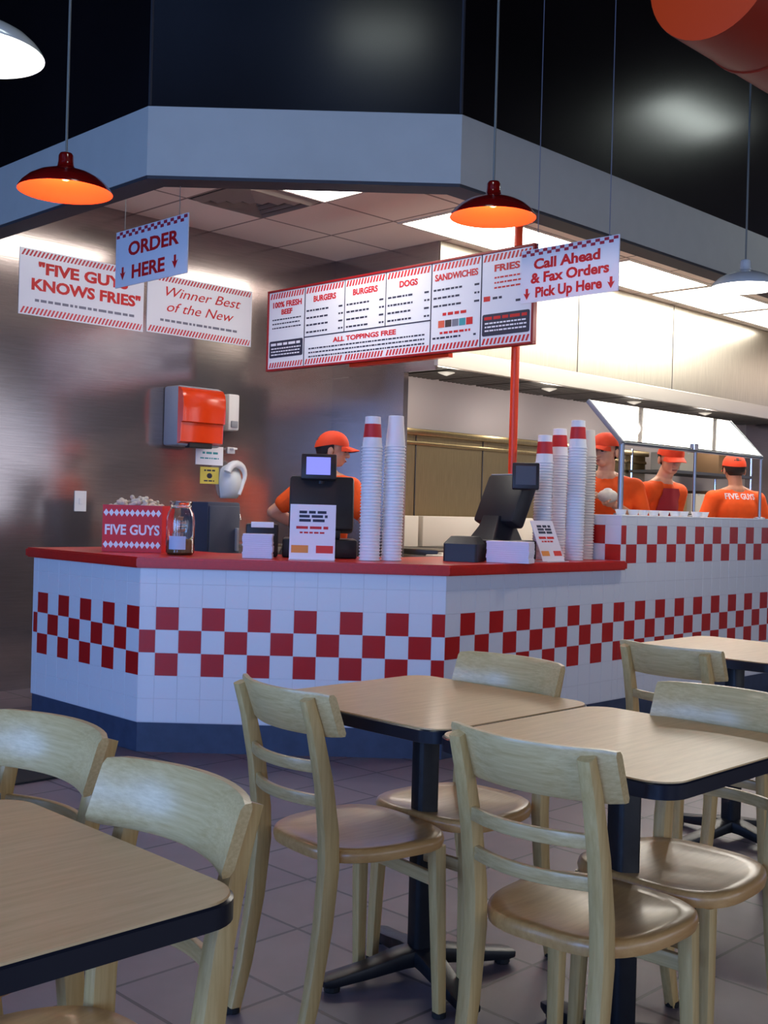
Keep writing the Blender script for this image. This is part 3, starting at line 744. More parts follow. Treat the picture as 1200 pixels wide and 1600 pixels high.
bm = new(); box(bm, -.12, .12, -.152, -.141, .09, 1.24, .004); o = finish(bm, 'door', mat('cabinet_door', srgb(58, 66, 86), .45), t, smooth=40)
bm = new(); box(bm, .08, .10, -.175, -.152, .95, 1.10, .005); finish(bm, 'handle', M_ALARM, o)

# ------------------------------------------------------------------ cook line
t = thing('wall_shield', 'tall stainless splash shield with a golden sheen behind the griddle', 'splash shield', W(6.34, 6.60, .95), A45)
bm = new(); box(bm, 0, 4.2, 0, .10, 0, .93); finish(bm, 'panel', M_GOLDEN, t)
bm = new(); box(bm, 0, 4.2, -.05, .10, .93, .985, .006); box(bm, 0, 4.2, -.02, 0, .85, .88, .004); box(bm, 0, 4.2, -.03, 0, .13, .16, .004); finish(bm, 'ledge', M_GOLDEN, t, smooth=30)
bm = new()
for x in (.62, 1.5, 2.4, 3.3): box(bm, x - .006, x + .006, -.004, 0, .16, .93)
finish(bm, 'seam', M_DARKTRIM, t)
def cooker(label, a0, a1, cat='griddle'):
    t = thing('flat_griddle', label, cat, W(a0, 5.78, 0), A45, 'griddles on the cooking line')
    wd = a1 - a0
    bm = new(); box(bm, 0, wd, 0, .70, .10, .90, .01); finish(bm, 'body', M_HOOD, t, smooth=30)
    bm = new(); box(bm, .03, wd - .03, .02, .66, .90, .945, .005); finish(bm, 'plate', mat('griddle_plate', (.16, .15, .14), .45, 1.0), t, smooth=30)
    bm = new(); box(bm, 0, wd, -.05, -.0, .86, .93, .012); finish(bm, 'front_trough', mat('trough_steel', srgb(226, 216, 200), .45), t, smooth=30)
    bm = new(); box(bm, .01, wd - .01, .60, .69, .945, 1.20, .01); finish(bm, 'back_guard', mat('guard_white', srgb(226, 218, 204), .4), t, smooth=30)
    for q in range(4):
        bm = new(); lathe(bm, [(.001, -.03), (.022, -.028), (.024, 0), (.012, .0)], 12); bmesh.ops.transform(bm, matrix=Matrix.Translation((wd * (q + .5) / 4, -.004, .74)) @ Matrix.Rotation(PI / 2, 4, 'X') @ Matrix.Scale(-1, 4, (0, 0, 1)), verts=bm.verts[:])
        finish(bm, 'knob', M_RED if q == 1 else M_BLACK, t, smooth=40)
    for sx in (.06, wd - .06):
        for sy in (.06, .64):
            bm = new(); tube(bm, [(sx, sy, 0), (sx, sy, .11)], .022, 10); finish(bm, 'leg', M_CHROME, t)
    return t
cooker('steel griddle with white back guard seen left of the right cash register', 6.36, 6.80)
cooker('wide steel griddle with white back guard behind the right cash register', 6.83, 7.90)
cooker('steel griddle on the cooking line behind the right cup stacks', 7.93, 8.95)
# prep table between the aisle and the cook line
p = W(6.25, 5.15, 0)
t = thing('prep_table', 'steel prep table with a pale worktop behind the right cash register', 'table', W(5.95, 5.02, 0), A45)
bm = new(); box(bm, 0, 1.0, 0, .5, .88, .93, .008); finish(bm, 'worktop', mat('prep_top', srgb(214, 206, 196), .35), t, smooth=30)
bm = new(); box(bm, .02, .98, .02, .48, .30, .33); finish(bm, 'shelf', M_HOOD, t)
bm = new(); box(bm, .03, .97, .02, .48, .60, .86, .01); finish(bm, 'drawer_unit', M_HOOD, t, smooth=30)
for sx in (.04, .96):
    for sy in (.04, .46):
        bm = new(); tube(bm, [(sx, sy, 0), (sx, sy, .88)], .02, 10); finish(bm, 'leg', M_CHROME, t)
# shelf rack and fryers further along
t = thing('wire_rack', 'tall dark storage rack with boxes of supplies behind the sneeze guard', 'rack', W(10.2, 6.1, 0), A45)
for z in (.3, .8, 1.25, 1.7):
    bm = new(); box(bm, 0, 1.8, 0, .48, z, z + .03); finish(bm, 'shelf', mat('rack_metal', (.12, .12, .12), .45, .8), t)
for x in (.02, 1.78):
    for y in (.02, .46):
        bm = new(); tube(bm, [(x, y, 0), (x, y, 1.95)], .015, 8); finish(bm, 'post', M_CHROME, t)
for q, (x, z, wd, h, c) in enumerate(((.1, 1.28, .35, .28, (120, 96, 66)), (.55, 1.28, .28, .22, (176, 168, 156)), (1.0, 1.28, .4, .26, (96, 74, 54)), (.15, .83, .4, .3, (140, 112, 78)), (.75, .83, .3, .25, (110, 110, 110)), (1.25, .83, .4, .3, (128, 100, 70)), (.3, 1.73, .3, .2, (150, 146, 136)), (1.1, 1.73, .45, .24, (120, 92, 64)))):
    b_ = thing('supply_box', ['tan carton', 'pale tub', 'brown carton', 'tan carton low', 'grey crate', 'brown carton low', 'pale carton', 'brown long carton'][q] + ' on the dark rack behind the sneeze guard, shelf at %.1f m' % z, 'box', W(10.2, 6.1, z) + (W(x, .05)), A45, 'supply boxes on the rack')
    bm = new(); box(bm, 0, wd, 0, .36, .001, h, .006); finish(bm, 'carton', mat('carton_%d' % q, srgb(*c), .8), b_)
    bm = new(); box(bm, wd * .42, wd * .58, -.0012, .3612, h - .02, h + .001); finish(bm, 'tape', M_ALARM, b_)
def fryer(label, a0):
    t = thing('deep_fryer', label, 'fryer', W(a0, 5.80, 0), A45, 'deep fryers on the cooking line')
    bm = new(); box(bm, 0, .45, 0, .75, .08, .92, .01); finish(bm, 'body', M_HOOD, t, smooth=30)
    bm = new(); box(bm, 0, .45, .68, .75, .92, 1.35, .01); finish(bm, 'flue', M_HOOD, t, smooth=30)
    bm = new(); box(bm, .05, .40, .1, .6, .92, .94); finish(bm, 'oil_vat', M_BLACK, t)
    for x in (.06, .24):
        bm = new(); box(bm, x, x + .15, .15, .55, .94, 1.06, .01); tube(bm, [(x + .075, .15, 1.04), (x + .075, -.02, 1.12), (x + .075, -.12, 1.13)], .008, 8); finish(bm, 'fry_basket', M_CHROME, t)
for a, lab in ((9.0, 'deep fryer nearest the griddles, behind the young man in the lowered cap'), (9.47, 'second deep fryer from the griddles behind the sneeze guard')): fryer(lab, a)

# ------------------------------------------------------------------ sneeze guard on the half wall
bP = B_FACE + .16
def post_a(u): return hit_b(u, 750, bP)[0]
pa = [post_a(970), post_a(1085), post_a(1188)]
zp = hit_b(970, 692, bP)[1]
t = thing('sneeze_guard', 'glass sneeze guard on slim steel posts along the tiled half wall', 'sneeze guard', W(pa[0], bP, 1.252), A45)
L = pa[2] - pa[0]; zt_ = zp - 1.252
print('GUARD', pa, zp)
for a in pa:
    bm = new(); r_ = .018 if a == pa[0] else .011; tube(bm, [(a - pa[0], 0, 0), (a - pa[0], 0, zt_)], r_, 12); lathe(bm, [(.04, .0), (.04, .008), (r_, .012)], 16, c=(a - pa[0], 0, 0)); finish(bm, 'post', M_POST, t, smooth=40)
dy, dz = .26, .275
for a in (pa[0], pa[2]):
    bm = new(); sweep(bm, [(a - pa[0], -.005, zt_ + .0), (a - pa[0], dy, zt_ + dz)], (1, 0, 0), .022, .03); finish(bm, 'slanted_arm', M_ALARM, t, smooth=40)
bm = new(); nn = Vector((0, -dz, dy)).normalized() * .010
q0 = Vector((0, .0, zt_ + .01)); q1 = Vector((0, dy, zt_ + dz))
loft(bm, [[q0, q0 + Vector((L, 0, 0)), q1 + Vector((L, 0, 0)), q1], [q0 + nn, q0 + nn + Vector((L, 0, 0)), q1 + nn + Vector((L, 0, 0)), q1 + nn]]); finish(bm, 'slanted_glass', M_GLASS, t)
bm = new(); tube(bm, [(-.02, 0, zt_), (L + .02, 0, zt_)], .012, 10); finish(bm, 'front_rail', M_POST, t, smooth=40)
for x in (pa[1] - pa[0],):
    bm = new(); box(bm, x - .03, x + .03, -.01, .03, zt_ - .0, zt_ + .05, .004); finish(bm, 'glass_clip', M_CHROME, t)
# small white sauce cups along the half wall top
for k in range(9):
    a = A_STEP + .10 + k * .125 + random.uniform(-.01, .01)
    t = thing('portion_cup', 'small white paper cup in the row along the tiled half wall top', 'cup', W(a, B_FACE + .07 + random.uniform(-.012, .012), 1.252), 0, 'paper cups on the half wall')
    bm = new(); lathe(bm, [(.001, .002), (.026, .001), (.036, .032), (.038, .034), (.035, .033), (.025, .006), (.001, .006)], 16); finish(bm, 'cup', M_CUP, t, smooth=40)
    if k % 2 == 0:
        bm = new(); lathe(bm, [(.001, .026), (.030, .024)], 12); finish(bm, 'filling', [M_BLACK, M_TEAL, M_AMBER][k // 2 % 3], t)

# ------------------------------------------------------------------ things on the countertop
ZC = .978
# peanut box
p = at(214, 6.25, ZC)
t = thing('peanut_box', 'red cardboard box lettered FIVE GUYS in white, heaped with peanuts', 'box', p, D(-2))
bw, bd, bh = .325, .24, .255
bm = new(); box(bm, -bw / 2, bw / 2, -bd / 2, bd / 2, 0, bh - .06); 
for x0, x1, y0, y1 in ((-bw / 2, bw / 2, -bd / 2, -bd / 2 + .006), (-bw / 2, bw / 2, bd / 2 - .006, bd / 2), (-bw / 2, -bw / 2 + .006, -bd / 2 + .006, bd / 2 - .006), (bw / 2 - .006, bw / 2, -bd / 2 + .006, bd / 2 - .006)): box(bm, x0, x1, y0, y1, bh - .06, bh)
finish(bm, 'carton', mat('box_red', srgb(214, 26, 34), .5), t)
bm = new()
for z0, lean in ((bh - .062, .5), (.02, .5)):
    bm = new(); n = 11; st = (bw - .01) / n
    for k in range(n):
        x = -bw / 2 + .005 + k * st
        q = [(x, z0 + .02), (x + st / 2, z0), (x + st, z0 + .02), (x + st / 2, z0 + .04)]
        prt = bmesh.new(); loft(prt, [[(a_, -bd / 2 - .001, b_) for a_, b_ in q], [(a_, -bd / 2, b_) for a_, b_ in q]]); merge(bm, prt)
    finish(bm, 'checker_band', M_PAPER, t)
text('FIVE GUYS', .075, 0, -bd / 2 - .001, .118, M_PAPER, t, width=bw * .92, bold=.002)
pn = None
for k in range(72):
    x, y = random.uniform(-.13, .13), random.uniform(-.09, .09)
    hgt = bh - .030 + .075 * (1 - (x / .15) ** 2) * (1 - (y / .12) ** 2) * random.uniform(.6, 1.0)
    if pn is None:
        bm = new()
        rings = []
        for q in range(9):
            f = q / 8; r = .013 * math.sqrt(max(.02, 1 - (2 * f - 1) ** 4)) * (1 - .18 * math.exp(-((f - .5) / .14) ** 2))
            rings.append([(-.028 + .056 * f, r * math.cos(2 * PI * i / 10), r * math.sin(2 * PI * i / 10)) for i in range(10)])
        loft(bm, rings); pn = finish(bm, 'peanut', M_PEANUT, None, smooth=60); o = pn
        tag(o, 'pale peanut in its shell heaped in the red cardboard box', 'peanut', 'peanuts heaped in the red box')
    else:
        o = pn.copy(); COL.objects.link(o)
    o.location = p + Vector((x, y, hgt)); o.rotation_euler = (random.uniform(-.5, .5), random.uniform(-.6, .6), random.uniform(0, PI))
# glass jar
JK = 1.2; p = at(281, 5.98, ZC)
t = thing('glass_jar', 'squat glass jar with a pale blue label beside the red peanut box', 'jar', p, 0)
bm = new(); lathe(bm, [(.001, .001), (.066, .001), (.075, .012), (.076, .15), (.068, .185), (.056, .20), (.056, .225), (.060, .228), (.060, .236), (.053, .236), (.053, .20), (.064, .183), (.072, .15), (.071, .012), (.001, .008)], 36); o = finish(bm, 'glass', M_GLASS, t, smooth=60); o.scale.z = JK
bm = new(); lathe(bm, [(.001, .010), (.069, .012), (.070, .075), (.05, .088), (.001, .09)], 28); finish(bm, 'contents', M_AMBER, t, smooth=60)
bm = new(); n = 14
loft(bm, [[(.0772 * math.sin(D(-38 + 70 * k / n)), -.0772 * math.cos(D(-38 + 70 * k / n)), z) for k in range(n + 1)] for z in (.03, .10)], False, closed=False); finish(bm, 'paper_label', M_LABEL, t, smooth=60)
bm = new()
for k in range(5): box(bm, -.03, .03, -.001, .001, 0, .02, 0, 0, Matrix.Translation((random.uniform(-.02, .02), random.uniform(-.02, .02), .10 + .025 * k)) @ Matrix.Rotation(k * 1.1, 4, 'Z') @ Matrix.Rotation(.7 * k, 4, 'X'))
finish(bm, 'banknote', mat('banknote', srgb(196, 150, 140), .8), t)

def paper_stack(name, label, cat, loc, rz, wd, dp, h, n, m, group=None):
    t = thing(name, label, cat, loc, rz, group); r = random.Random(len(label)); bm = new()
    for k in range(n):
        dx, dy_ = r.uniform(-.003, .003), r.uniform(-.002, .002); z = h * k / n
        box(bm, -wd / 2 + dx, wd / 2 + dx, -dp / 2 + dy_, dp / 2 + dy_, z + .0006, z + h / n)
    finish(bm, 'sheets', m, t); return t
paper_stack('paper_stack', 'small neat stack of white napkins left of the left cash register', 'napkins', at(403, 5.85, ZC), D(1), .152, .10, .125, 12, mat('napkin_lilac', srgb(222, 220, 240), .7))
paper_stack('paper_stack', 'wide stack of white folded menus in front of the right cash register', 'menus', at(797, 6.10, ZC), D(-22), .235, .12, .115, 10, mat('menu_paper', srgb(232, 224, 240), .7))
# receipt printer behind the napkins
p = at(408, 6.09, ZC)
t = thing('receipt_printer', 'dark receipt printer with a white paper strip behind the napkin stack', 'printer', p, D(8))
bm = new(); box(bm, -.085, .085, -.09, .09, 0, .175, .012); finish(bm, 'body', M_BLACK, t, smooth=40)
bm = new(); box(bm, -.06, .06, -.096, -.07, .155, .185, .003); finish(bm, 'paper', M_PAPER, t)
# left cash register, seen from behind
p = at(496, 6.14, ZC)
t = thing('cash_register', 'left black cash register seen from behind with a lit blue customer display', 'cash register', p, D(4))
bm = new(); box(bm, -.19, .21, -.10, .24, 0, .10, .01); finish(bm, 'cash_drawer', M_BLACK, t, smooth=40)
bm = new(); box(bm, -.12, .12, -.05, .12, .10, .16, .01); finish(bm, 'stand', M_BLACK, t, smooth=40)
bm = new(); Mt = Matrix.Translation((.015, .02, .26)) @ Matrix.Rotation(D(-14), 4, 'X')
box(bm, -.175, .175, -.06, .05, -.125, .175, .02, 0, Mt); finish(bm, 'monitor_back', M_BLACK, t, smooth=40)
bm = new(); tube(bm, [(.01, .0, .40), (.01, -.01, .50)], .018, 10); finish(bm, 'display_neck', M_BLACK, t)
bm = new(); Mt = Matrix.Translation((-.005, -.03, .488)) @ Matrix.Rotation(D(-10), 4, 'X')
box(bm, -.095, .095, -.02, .03, -.070, .070, .008, 0, Mt); ds = finish(bm, 'customer_display', M_BLACK, t, smooth=40)
bm = new(); box(bm, -.068, .062, -.024, -.0195, -.046, .05, 0, 0, Mt); finish(bm, 'screen', M_SCREEN, ds)
# upright flyer holder in front of it
def flyer(label, loc, rz, wd, h, tilt):
    t = thing('flyer_stand', label, 'flyer stand', loc, rz, 'upright flyers on the countertop')
    Mt = Matrix.Rotation(tilt, 4, 'X')
    bm = new(); box(bm, -wd / 2, wd / 2, 0, .004, .002, h, 0, 0, Mt); finish(bm, 'sheet', mat('flyer_paper', srgb(240, 232, 240), .5), t)
    bm = new(); box(bm, -wd / 2, wd / 2, -.03, .08, 0, .004); finish(bm, 'foot', mat('acrylic', (.8, .8, .82), .15), t)
    bm = new(); box(bm, -wd / 2 + .01, -.02, -.0012, 0, .035, h * .26, 0, 0, Mt); finish(bm, 'orange_panel', M_ORANGE, t)
    bm = new(); box(bm, .02, wd / 2 - .01, -.0012, 0, .035, h * .26, 0, 0, Mt); finish(bm, 'red_panel', mat('flyer_red', srgb(226, 60, 52), .6), t)
    bm = new()
    for q in range(3): pr = new(); greek(pr, -wd * .30, wd * .32, h * (.86 - .075 * q), .014, 0, q + 4, (1, 2.2)); merge(bm, pr, Mt)
    finish(bm, 'print', M_INK, t)
    bm = new(); pr = new(); greek(pr, -wd * .36, wd * .34, h * .58, .014, 0, 2, (1, 2)); greek(pr, -wd * .28, wd * .28, h * .49, .009, 0, 3); merge(bm, pr, Mt)
    finish(bm, 'red_print', M_RED, t)
    return t
flyer('upright white flyer with orange and red panels in front of the left cash register', at(487, 5.80, ZC), 0, .235, .285, D(-4))
flyer('leaning white flyer with orange and red panels beside the right cup stacks', at(866, 6.36, ZC), D(42), .19, .25, D(-24))
# right cash register, seen from its side
p = at(776, 6.45, ZC)
t = thing('cash_register', 'right black cash register seen from the side with a dark tilted customer display', 'cash register', p, D(-52))
bm = new(); box(bm, -.16, .16, -.17, .16, 0, .115, .012); finish(bm, 'cash_drawer', M_BLACK, t, smooth=40)
bm = new(); loft(bm, [[(x, y, .115) for x, y in rrect(-.11, .11, -.13, .10, .02)], [(x * .7, y * .7 + .01, .19) for x, y in rrect(-.11, .11, -.13, .10, .02)], [(x * .6, y * .5 + .01, .25) for x, y in rrect(-.11, .11, -.13, .10, .02)]]); finish(bm, 'stand', M_BLACK, t, smooth=40)
bm = new(); Mt = Matrix.Translation((0, .055, .335)) @ Matrix.Rotation(D(-24), 4, 'X'); box(bm, -.16, .16, -.05, .06, -.15, .15, .02, 0, Mt); finish(bm, 'monitor_back', M_BLACK, t, smooth=40)
bm = new(); box(bm, -.15, .06, -.04, .05, .148, .156, .003, 0, Mt); finish(bm, 'top_label', M_ALARM, t)
bm = new(); tube(bm, [(.13, .05, .40), (.19, .035, .45)], .018, 10); finish(bm, 'display_neck', M_BLACK, t)
Mt = Matrix.Translation((.195, .02, .475)) @ Matrix.Rotation(D(46), 4, 'Z') @ Matrix.Rotation(D(-8), 4, 'X')
bm = new(); box(bm, -.075, .075, -.02, .025, -.075, .075, .008, 0, Mt); ds = finish(bm, 'customer_display', M_BLACK, t, smooth=40)
bm = new(); box(bm, -.056, .056, -.024, -.0195, -.052, .055, 0, 0, Mt); finish(bm, 'screen', M_SCREEN2, ds)
bm = new(); box(bm, -.09, -.03, -.172, -.168, .03, .10, 0, 0); finish(bm, 'paper_label', M_ALARM, t)
p = at(725, 6.14, ZC)
t = thing('receipt_printer', 'squat black receipt printer left of the right cash register', 'printer', p, D(-20))
bm = new(); loft(bm, [[(x, y, 0) for x, y in rrect(-.095, .095, -.09, .09, .015)], [(x, y, .095) for x, y in rrect(-.095, .095, -.09, .09, .015)], [(x * .7, y * .7 + .02, .135) for x, y in rrect(-.095, .095, -.09, .09, .015)]]); finish(bm, 'body', M_BLACK, t, smooth=35)
bm = new(); box(bm, -.05, .05, -.05, -.03, .115, .122); finish(bm, 'paper_slot', M_ALARM, t)

# cup stacks: every nested cup is a cup
def cup_mesh(rt, rb, h, m, band):
    bm = new(); lathe(bm, [(rb, 0), (rb + .003, .001), (rb + .003, .007), (rb - .001, .008)] + [(rb - .001 + (rt - rb) * f, .008 + (h - .008) * f) for f in (.3, .32, .75, .77)] + [(rt + .0005, h - .001), (rt - .002, h), (.001, h - .002)], 28)
    if band:
        for f in bm.faces:
            z = sum(v.co.z for v in f.verts) / len(f.verts)
            if h * .34 < z < h * .73: f.material_index = 1
    return finish(bm, 'paper_cup', [m, mat('cup_red', srgb(196, 40, 46), .5)], None, smooth=40)
CUPS = {}
def cup_stack(u, Y, top_v, where, big=True, m=M_CUP, band=True, lean=0.0, pitch=.0165):
    base = at(u, Y, ZC); zt = hit_Y(u, top_v, Y)[1]
    h = .165; n = max(3, int((zt - ZC - h) / pitch) + 1); pitch = (zt - ZC - h) / (n - 1)
    key = (m.name, band)
    grp = 'nested paper cups of the stack ' + where
    for k in range(n):
        banded = band and k == n - 1
        kk = (m.name, banded)
        if kk not in CUPS: CUPS[kk] = cup_mesh(.040, .053, h, m, banded); o = CUPS[kk]
        else: o = CUPS[kk].copy(); COL.objects.link(o)
        o.location = base + Vector((lean * k * pitch, 0, k * pitch))
        top = k == n - 1
        tag(o, ('red-banded paper cup topmost of the stack ' if (top and band) else 'pale paper cup topmost of the stack ' if top else 'paper cup nested in the stack ') + where, 'cup', grp)
cup_stack(577, 5.92, 651, 'left of the plain tall stack', lean=.0)
cup_stack(611, 5.98, 650, 'standing tall and plain beside the left cash register', band=False, lean=.012)
cup_stack(845, 6.66, 680, 'shortest of the three red-banded ones at right', lean=.01)
cup_stack(868, 6.82, 670, 'middle of the three red-banded ones at right', lean=.01)
cup_stack(896, 6.66, 657, 'tallest of the three red-banded ones at right', lean=.01)
cup_stack(912, 6.88, 672, 'of tan cups closest to the tiled half wall', m=M_CUPT, band=False, lean=.01)

# ------------------------------------------------------------------ people
def person(label, loc, rz, J, yaw=0, pitch=0, tall=1.72, cap_yaw=0, skin=M_SKIN, back_text=None, apron=False, hair_len=.012, chest_logo=False, grip=.6, female=False):
    """J: joint places in the figure's own frame (faces -y, x = its left-hand side as seen from the front is -x)"""
    k = tall / 1.72
    t = thing('person', label, 'person', loc, rz)
    V = lambda p: Vector(p) * k
    hip_z = J.get('hip_z', .93); lean = J.get('lean', 0.0); side = J.get('side', 0.0)
    pel = V((0, 0, hip_z)); chest = V((side * .7, -lean * .75, hip_z + .34)); neck = V((side, -lean, hip_z + .53))
    shw = .165 if female else .185
    twist = Matrix.Rotation(J.get('twist', 0), 3, 'Z')
    shL = neck + V(twist @ Vector((-shw, .0, -.095))); shR = neck + V(twist @ Vector((shw, .0, -.095)))
    head_b = neck + V((J.get('hx', 0), -.02 - J.get('hy', 0), .042)); HR = Matrix.Rotation(yaw, 3, 'Z') @ Matrix.Rotation(pitch, 3, 'X')
    H = lambda p: head_b + HR @ V(p)
    elL, wrL, elR, wrR = (V(J[q]) for q in ('elL', 'wrL', 'elR', 'wrR'))
    bm = new()
    # trunk
    ball(bm, pel, V((.155, .105, .13))); ball(bm, pel.lerp(chest, .5), V((.14, .10, .18))); ball(bm, chest, V((.165, .115, .17)))
    capsule(bm, shL, shR, .058 * k, .058 * k)
    for sh in (shL, shR): capsule(bm, neck + V((0, .01, -.01)), sh, .042 * k, .05 * k)
    capsule(bm, chest, neck + V((0, 0, -.04)), .11 * k, .075 * k)
    capsule(bm, neck + V((0, .01, -.04)), H((0, .015, .03)), .056 * k, .052 * k)
    # head
    ball(bm, H((0, .005, .125)), V((.074, .094, .092)), HR); ball(bm, H((0, -.018, .07)), V((.060, .070, .075)), HR); ball(bm, H((0, -.052, .025)), V((.034, .030, .026)), HR)
    ball(bm, H((0, -.060, .085)), V((.050, .028, .050)), HR)
    capsule(bm, H((0, -.088, .105)), H((0, -.103, .072)), .009 * k, .014 * k); ball(bm, H((-.012, -.094, .070)), .009 * k); ball(bm, H((.012, -.094, .070)), .009 * k)
    ball(bm, H((-.03, -.080, .118)), V((.026, .012, .009)), HR); ball(bm, H((.03, -.080, .118)), V((.026, .012, .009)), HR)
    ball(bm, H((0, -.086, .043)), V((.022, .011, .007)), HR); ball(bm, H((0, -.083, .034)), V((.019, .011, .007)), HR)
    for sx in (-1, 1): ball(bm, H((sx * .077, .012, .085)), V((.010, .020, .032)), HR)
    # arms and hands
    for sh, el, wr, sx in ((shL, elL, wrL, -1), (shR, elR, wrR, 1)):
        capsule(bm, sh, el, .050 * k, .040 * k); mid = el.lerp(wr, .3); capsule(bm, el, mid, .040 * k, .041 * k); capsule(bm, mid, wr, .041 * k, .027 * k)
        d = (wr - el).normalized(); up = J.get('palmL' if sx < 0 else 'palmR', Vector((0, 0, 1))); up = (up - d * up.dot(d)).normalized(); sd = d.cross(up)
        pc = wr + d * .055 * k
        rot = Matrix((sd, d, up)).transposed(); ball(bm, pc, V((.040, .052, .016)), rot)
        for q, (off, ln) in enumerate(((-.027, .068), (-.009, .078), (.009, .073), (.027, .056))):
            b0 = pc + (sd * off + d * .040) * k; a1 = grip * .55; a2 = grip * 1.5
            m1 = b0 + (d * math.cos(a1) - up * math.sin(a1)) * ln * .5 * k; m2 = m1 + (d * math.cos(a2) - up * math.sin(a2)) * ln * .55 * k
            capsule(bm, b0, m1, .0095 * k, .0085 * k, 8); capsule(bm, m1, m2, .0085 * k, .0075 * k, 8)
        ts = -1 if sx > 0 else 1
        b0 = pc + (sd * ts * .030 - d * .018) * k; m1 = b0 + (sd * ts * .028 + d * .028 - up * .008) * k; m2 = m1 + (d * .030 + sd * ts * .006 - up * .014) * k
        capsule(bm, b0, m1, .013 * k, .010 * k, 8); capsule(bm, m1, m2, .010 * k, .0085 * k, 8)
    # legs
    legs = []
    for sx in (-1, 1):
        hp = pel + V((sx * .085, 0, -.04)); kn = V((sx * .095, -.015, .49)); an = V((sx * .10, .02, .09)); legs.append((hp, kn, an))
        capsule(bm, hp, kn, .082 * k, .056 * k); capsule(bm, kn, kn.lerp(an, .35), .054 * k, .056 * k); capsule(bm, kn.lerp(an, .35), an, .056 * k, .036 * k)
        capsule(bm, an + V((0, .02, -.05)), an + V((0, -.14, -.06)), .032 * k, .028 * k)
    body = remeshed(bm, 'body', .0055, skin, t, smooth=5)
    # shirt
    bm = new()
    ball(bm, pel + V((0, 0, .03)), V((.170, .122, .13))); ball(bm, pel.lerp(chest, .5), V((.160, .118, .19))); ball(bm, chest, V((.180, .130, .175)))
    capsule(bm, shL, shR, .070 * k, .070 * k); capsule(bm, chest, neck + V((0, 0, -.065)), .125 * k, .080 * k)
    for sh in (shL, shR): capsule(bm, neck + V((0, .01, -.035)), sh, .050 * k, .062 * k)
    for sh, el in ((shL, elL), (shR, elR)): capsule(bm, sh, sh.lerp(el, .66), .068 * k, .062 * k)
    shirt = remeshed(bm, 'shirt', .010, M_SHIRT, t, smooth=8)
    # trousers
    bm = new(); ball(bm, pel + V((0, 0, -.02)), V((.168, .120, .13)))
    for hp, kn, an in legs: capsule(bm, hp, kn, .094 * k, .070 * k); capsule(bm, kn, an, .070 * k, .058 * k)
    remeshed(bm, 'trousers', .012, M_PANTS, t, smooth=4)
    for hp, kn, an in legs:
        bm = new(); capsule(bm, an + V((0, .02, -.045)), an + V((0, -.15, -.052)), .042 * k, .038 * k); finish(bm, 'shoe', M_SHOE, t, smooth=60)
    # hair under the cap
    bm = new(); ball(bm, H((0, .018, .118)), V((.083, .093, .092)), HR, 0, 20, 14); ball(bm, H((0, .050, .085)), V((.070, .050, .030 + hair_len)), HR, 0)
    hb = bmesh.new()
    hair = remeshed(bm, 'hair', .008, M_HAIR, t, smooth=3)
    inv = HR.inverted()
    hm = bmesh.new(); hm.from_mesh(hair.data)
    dead = []
    for v in hm.verts:
        q = inv @ (v.co - head_b) / k
        if (q.y < -.012 and q.z < .128) or (q.y < .03 and q.z < .07): dead.append(v)
    bmesh.ops.delete(hm, geom=dead, context='VERTS'); hm.to_mesh(hair.data); hm.free(); hb.free()
    # cap: crown, button, curved peak
    CR = Matrix.Rotation(yaw + cap_yaw, 3, 'Z') @ Matrix.Rotation(pitch, 3, 'X')
    C = lambda p: head_b + CR @ V(p)
    bm = new(); rings = []
    for q in range(9):
        f = q / 8 * PI / 2; rr = math.cos(f) ** .8 if q < 8 else .02
        rings.append([C((.090 * rr * math.cos(2 * PI * i / 32), .006 + .108 * rr * math.sin(2 * PI * i / 32), .128 + .092 * math.sin(f) - .030 * max(0, math.sin(2 * PI * i / 32)) * (1 - q / 8))) for i in range(32)])
    loft(bm, rings, False); cap = finish(bm, 'cap', M_CAP, t, smooth=60)
    bm = new(); n = 16
    top, bot = [], []
    for i in range(n + 1):
        x = -1 + 2 * i / n; ed = math.sqrt(max(0, 1 - x * x))
        yi = .006 - .104 * math.sqrt(max(0, 1 - (x * .82) ** 2)); drop = -.020 * x * x
        top.append((C((x * .074, yi, .134 + drop * .5)), C((x * .078, yi - .072 * ed ** .6 - .001, .118 + drop)), C((x * .074, yi, .129 + drop * .5)), C((x * .078, yi - .072 * ed ** .6, .113 + drop))))
    for a_, b_ in zip(top, top[1:]):
        for (i0, i1, mi) in ((0, 1, 0), (2, 3, 1), (1, 3, 0)):
            f = bm.faces.new([bm.verts.new(q) for q in (a_[i0], b_[i0], b_[i1], a_[i1])]); f.material_index = mi
    bmesh.ops.remove_doubles(bm, verts=bm.verts[:], dist=1e-5)
    finish(bm, 'cap_peak', [M_CAP, M_BRIMD], t, smooth=40)
    # face details
    for sx in (-1, 1):
        bm = new(); ball(bm, H((sx * .030, -.083, .098)), V((.012, .006, .006)), HR); finish(bm, 'eye', M_EYE, t, smooth=60)
        bm = new(); sweep(bm, [H((sx * .014, -.091, .120)), H((sx * .030, -.092, .125)), H((sx * .048, -.080, .120))], (0, 0, 1), .008 * k, .005 * k); finish(bm, 'eyebrow', M_HAIR, t, smooth=60)
    bm = new(); ball(bm, H((0, -.091, .0385)), V((.020, .008, .006)), HR); finish(bm, 'mouth', M_LIP, t, smooth=60)
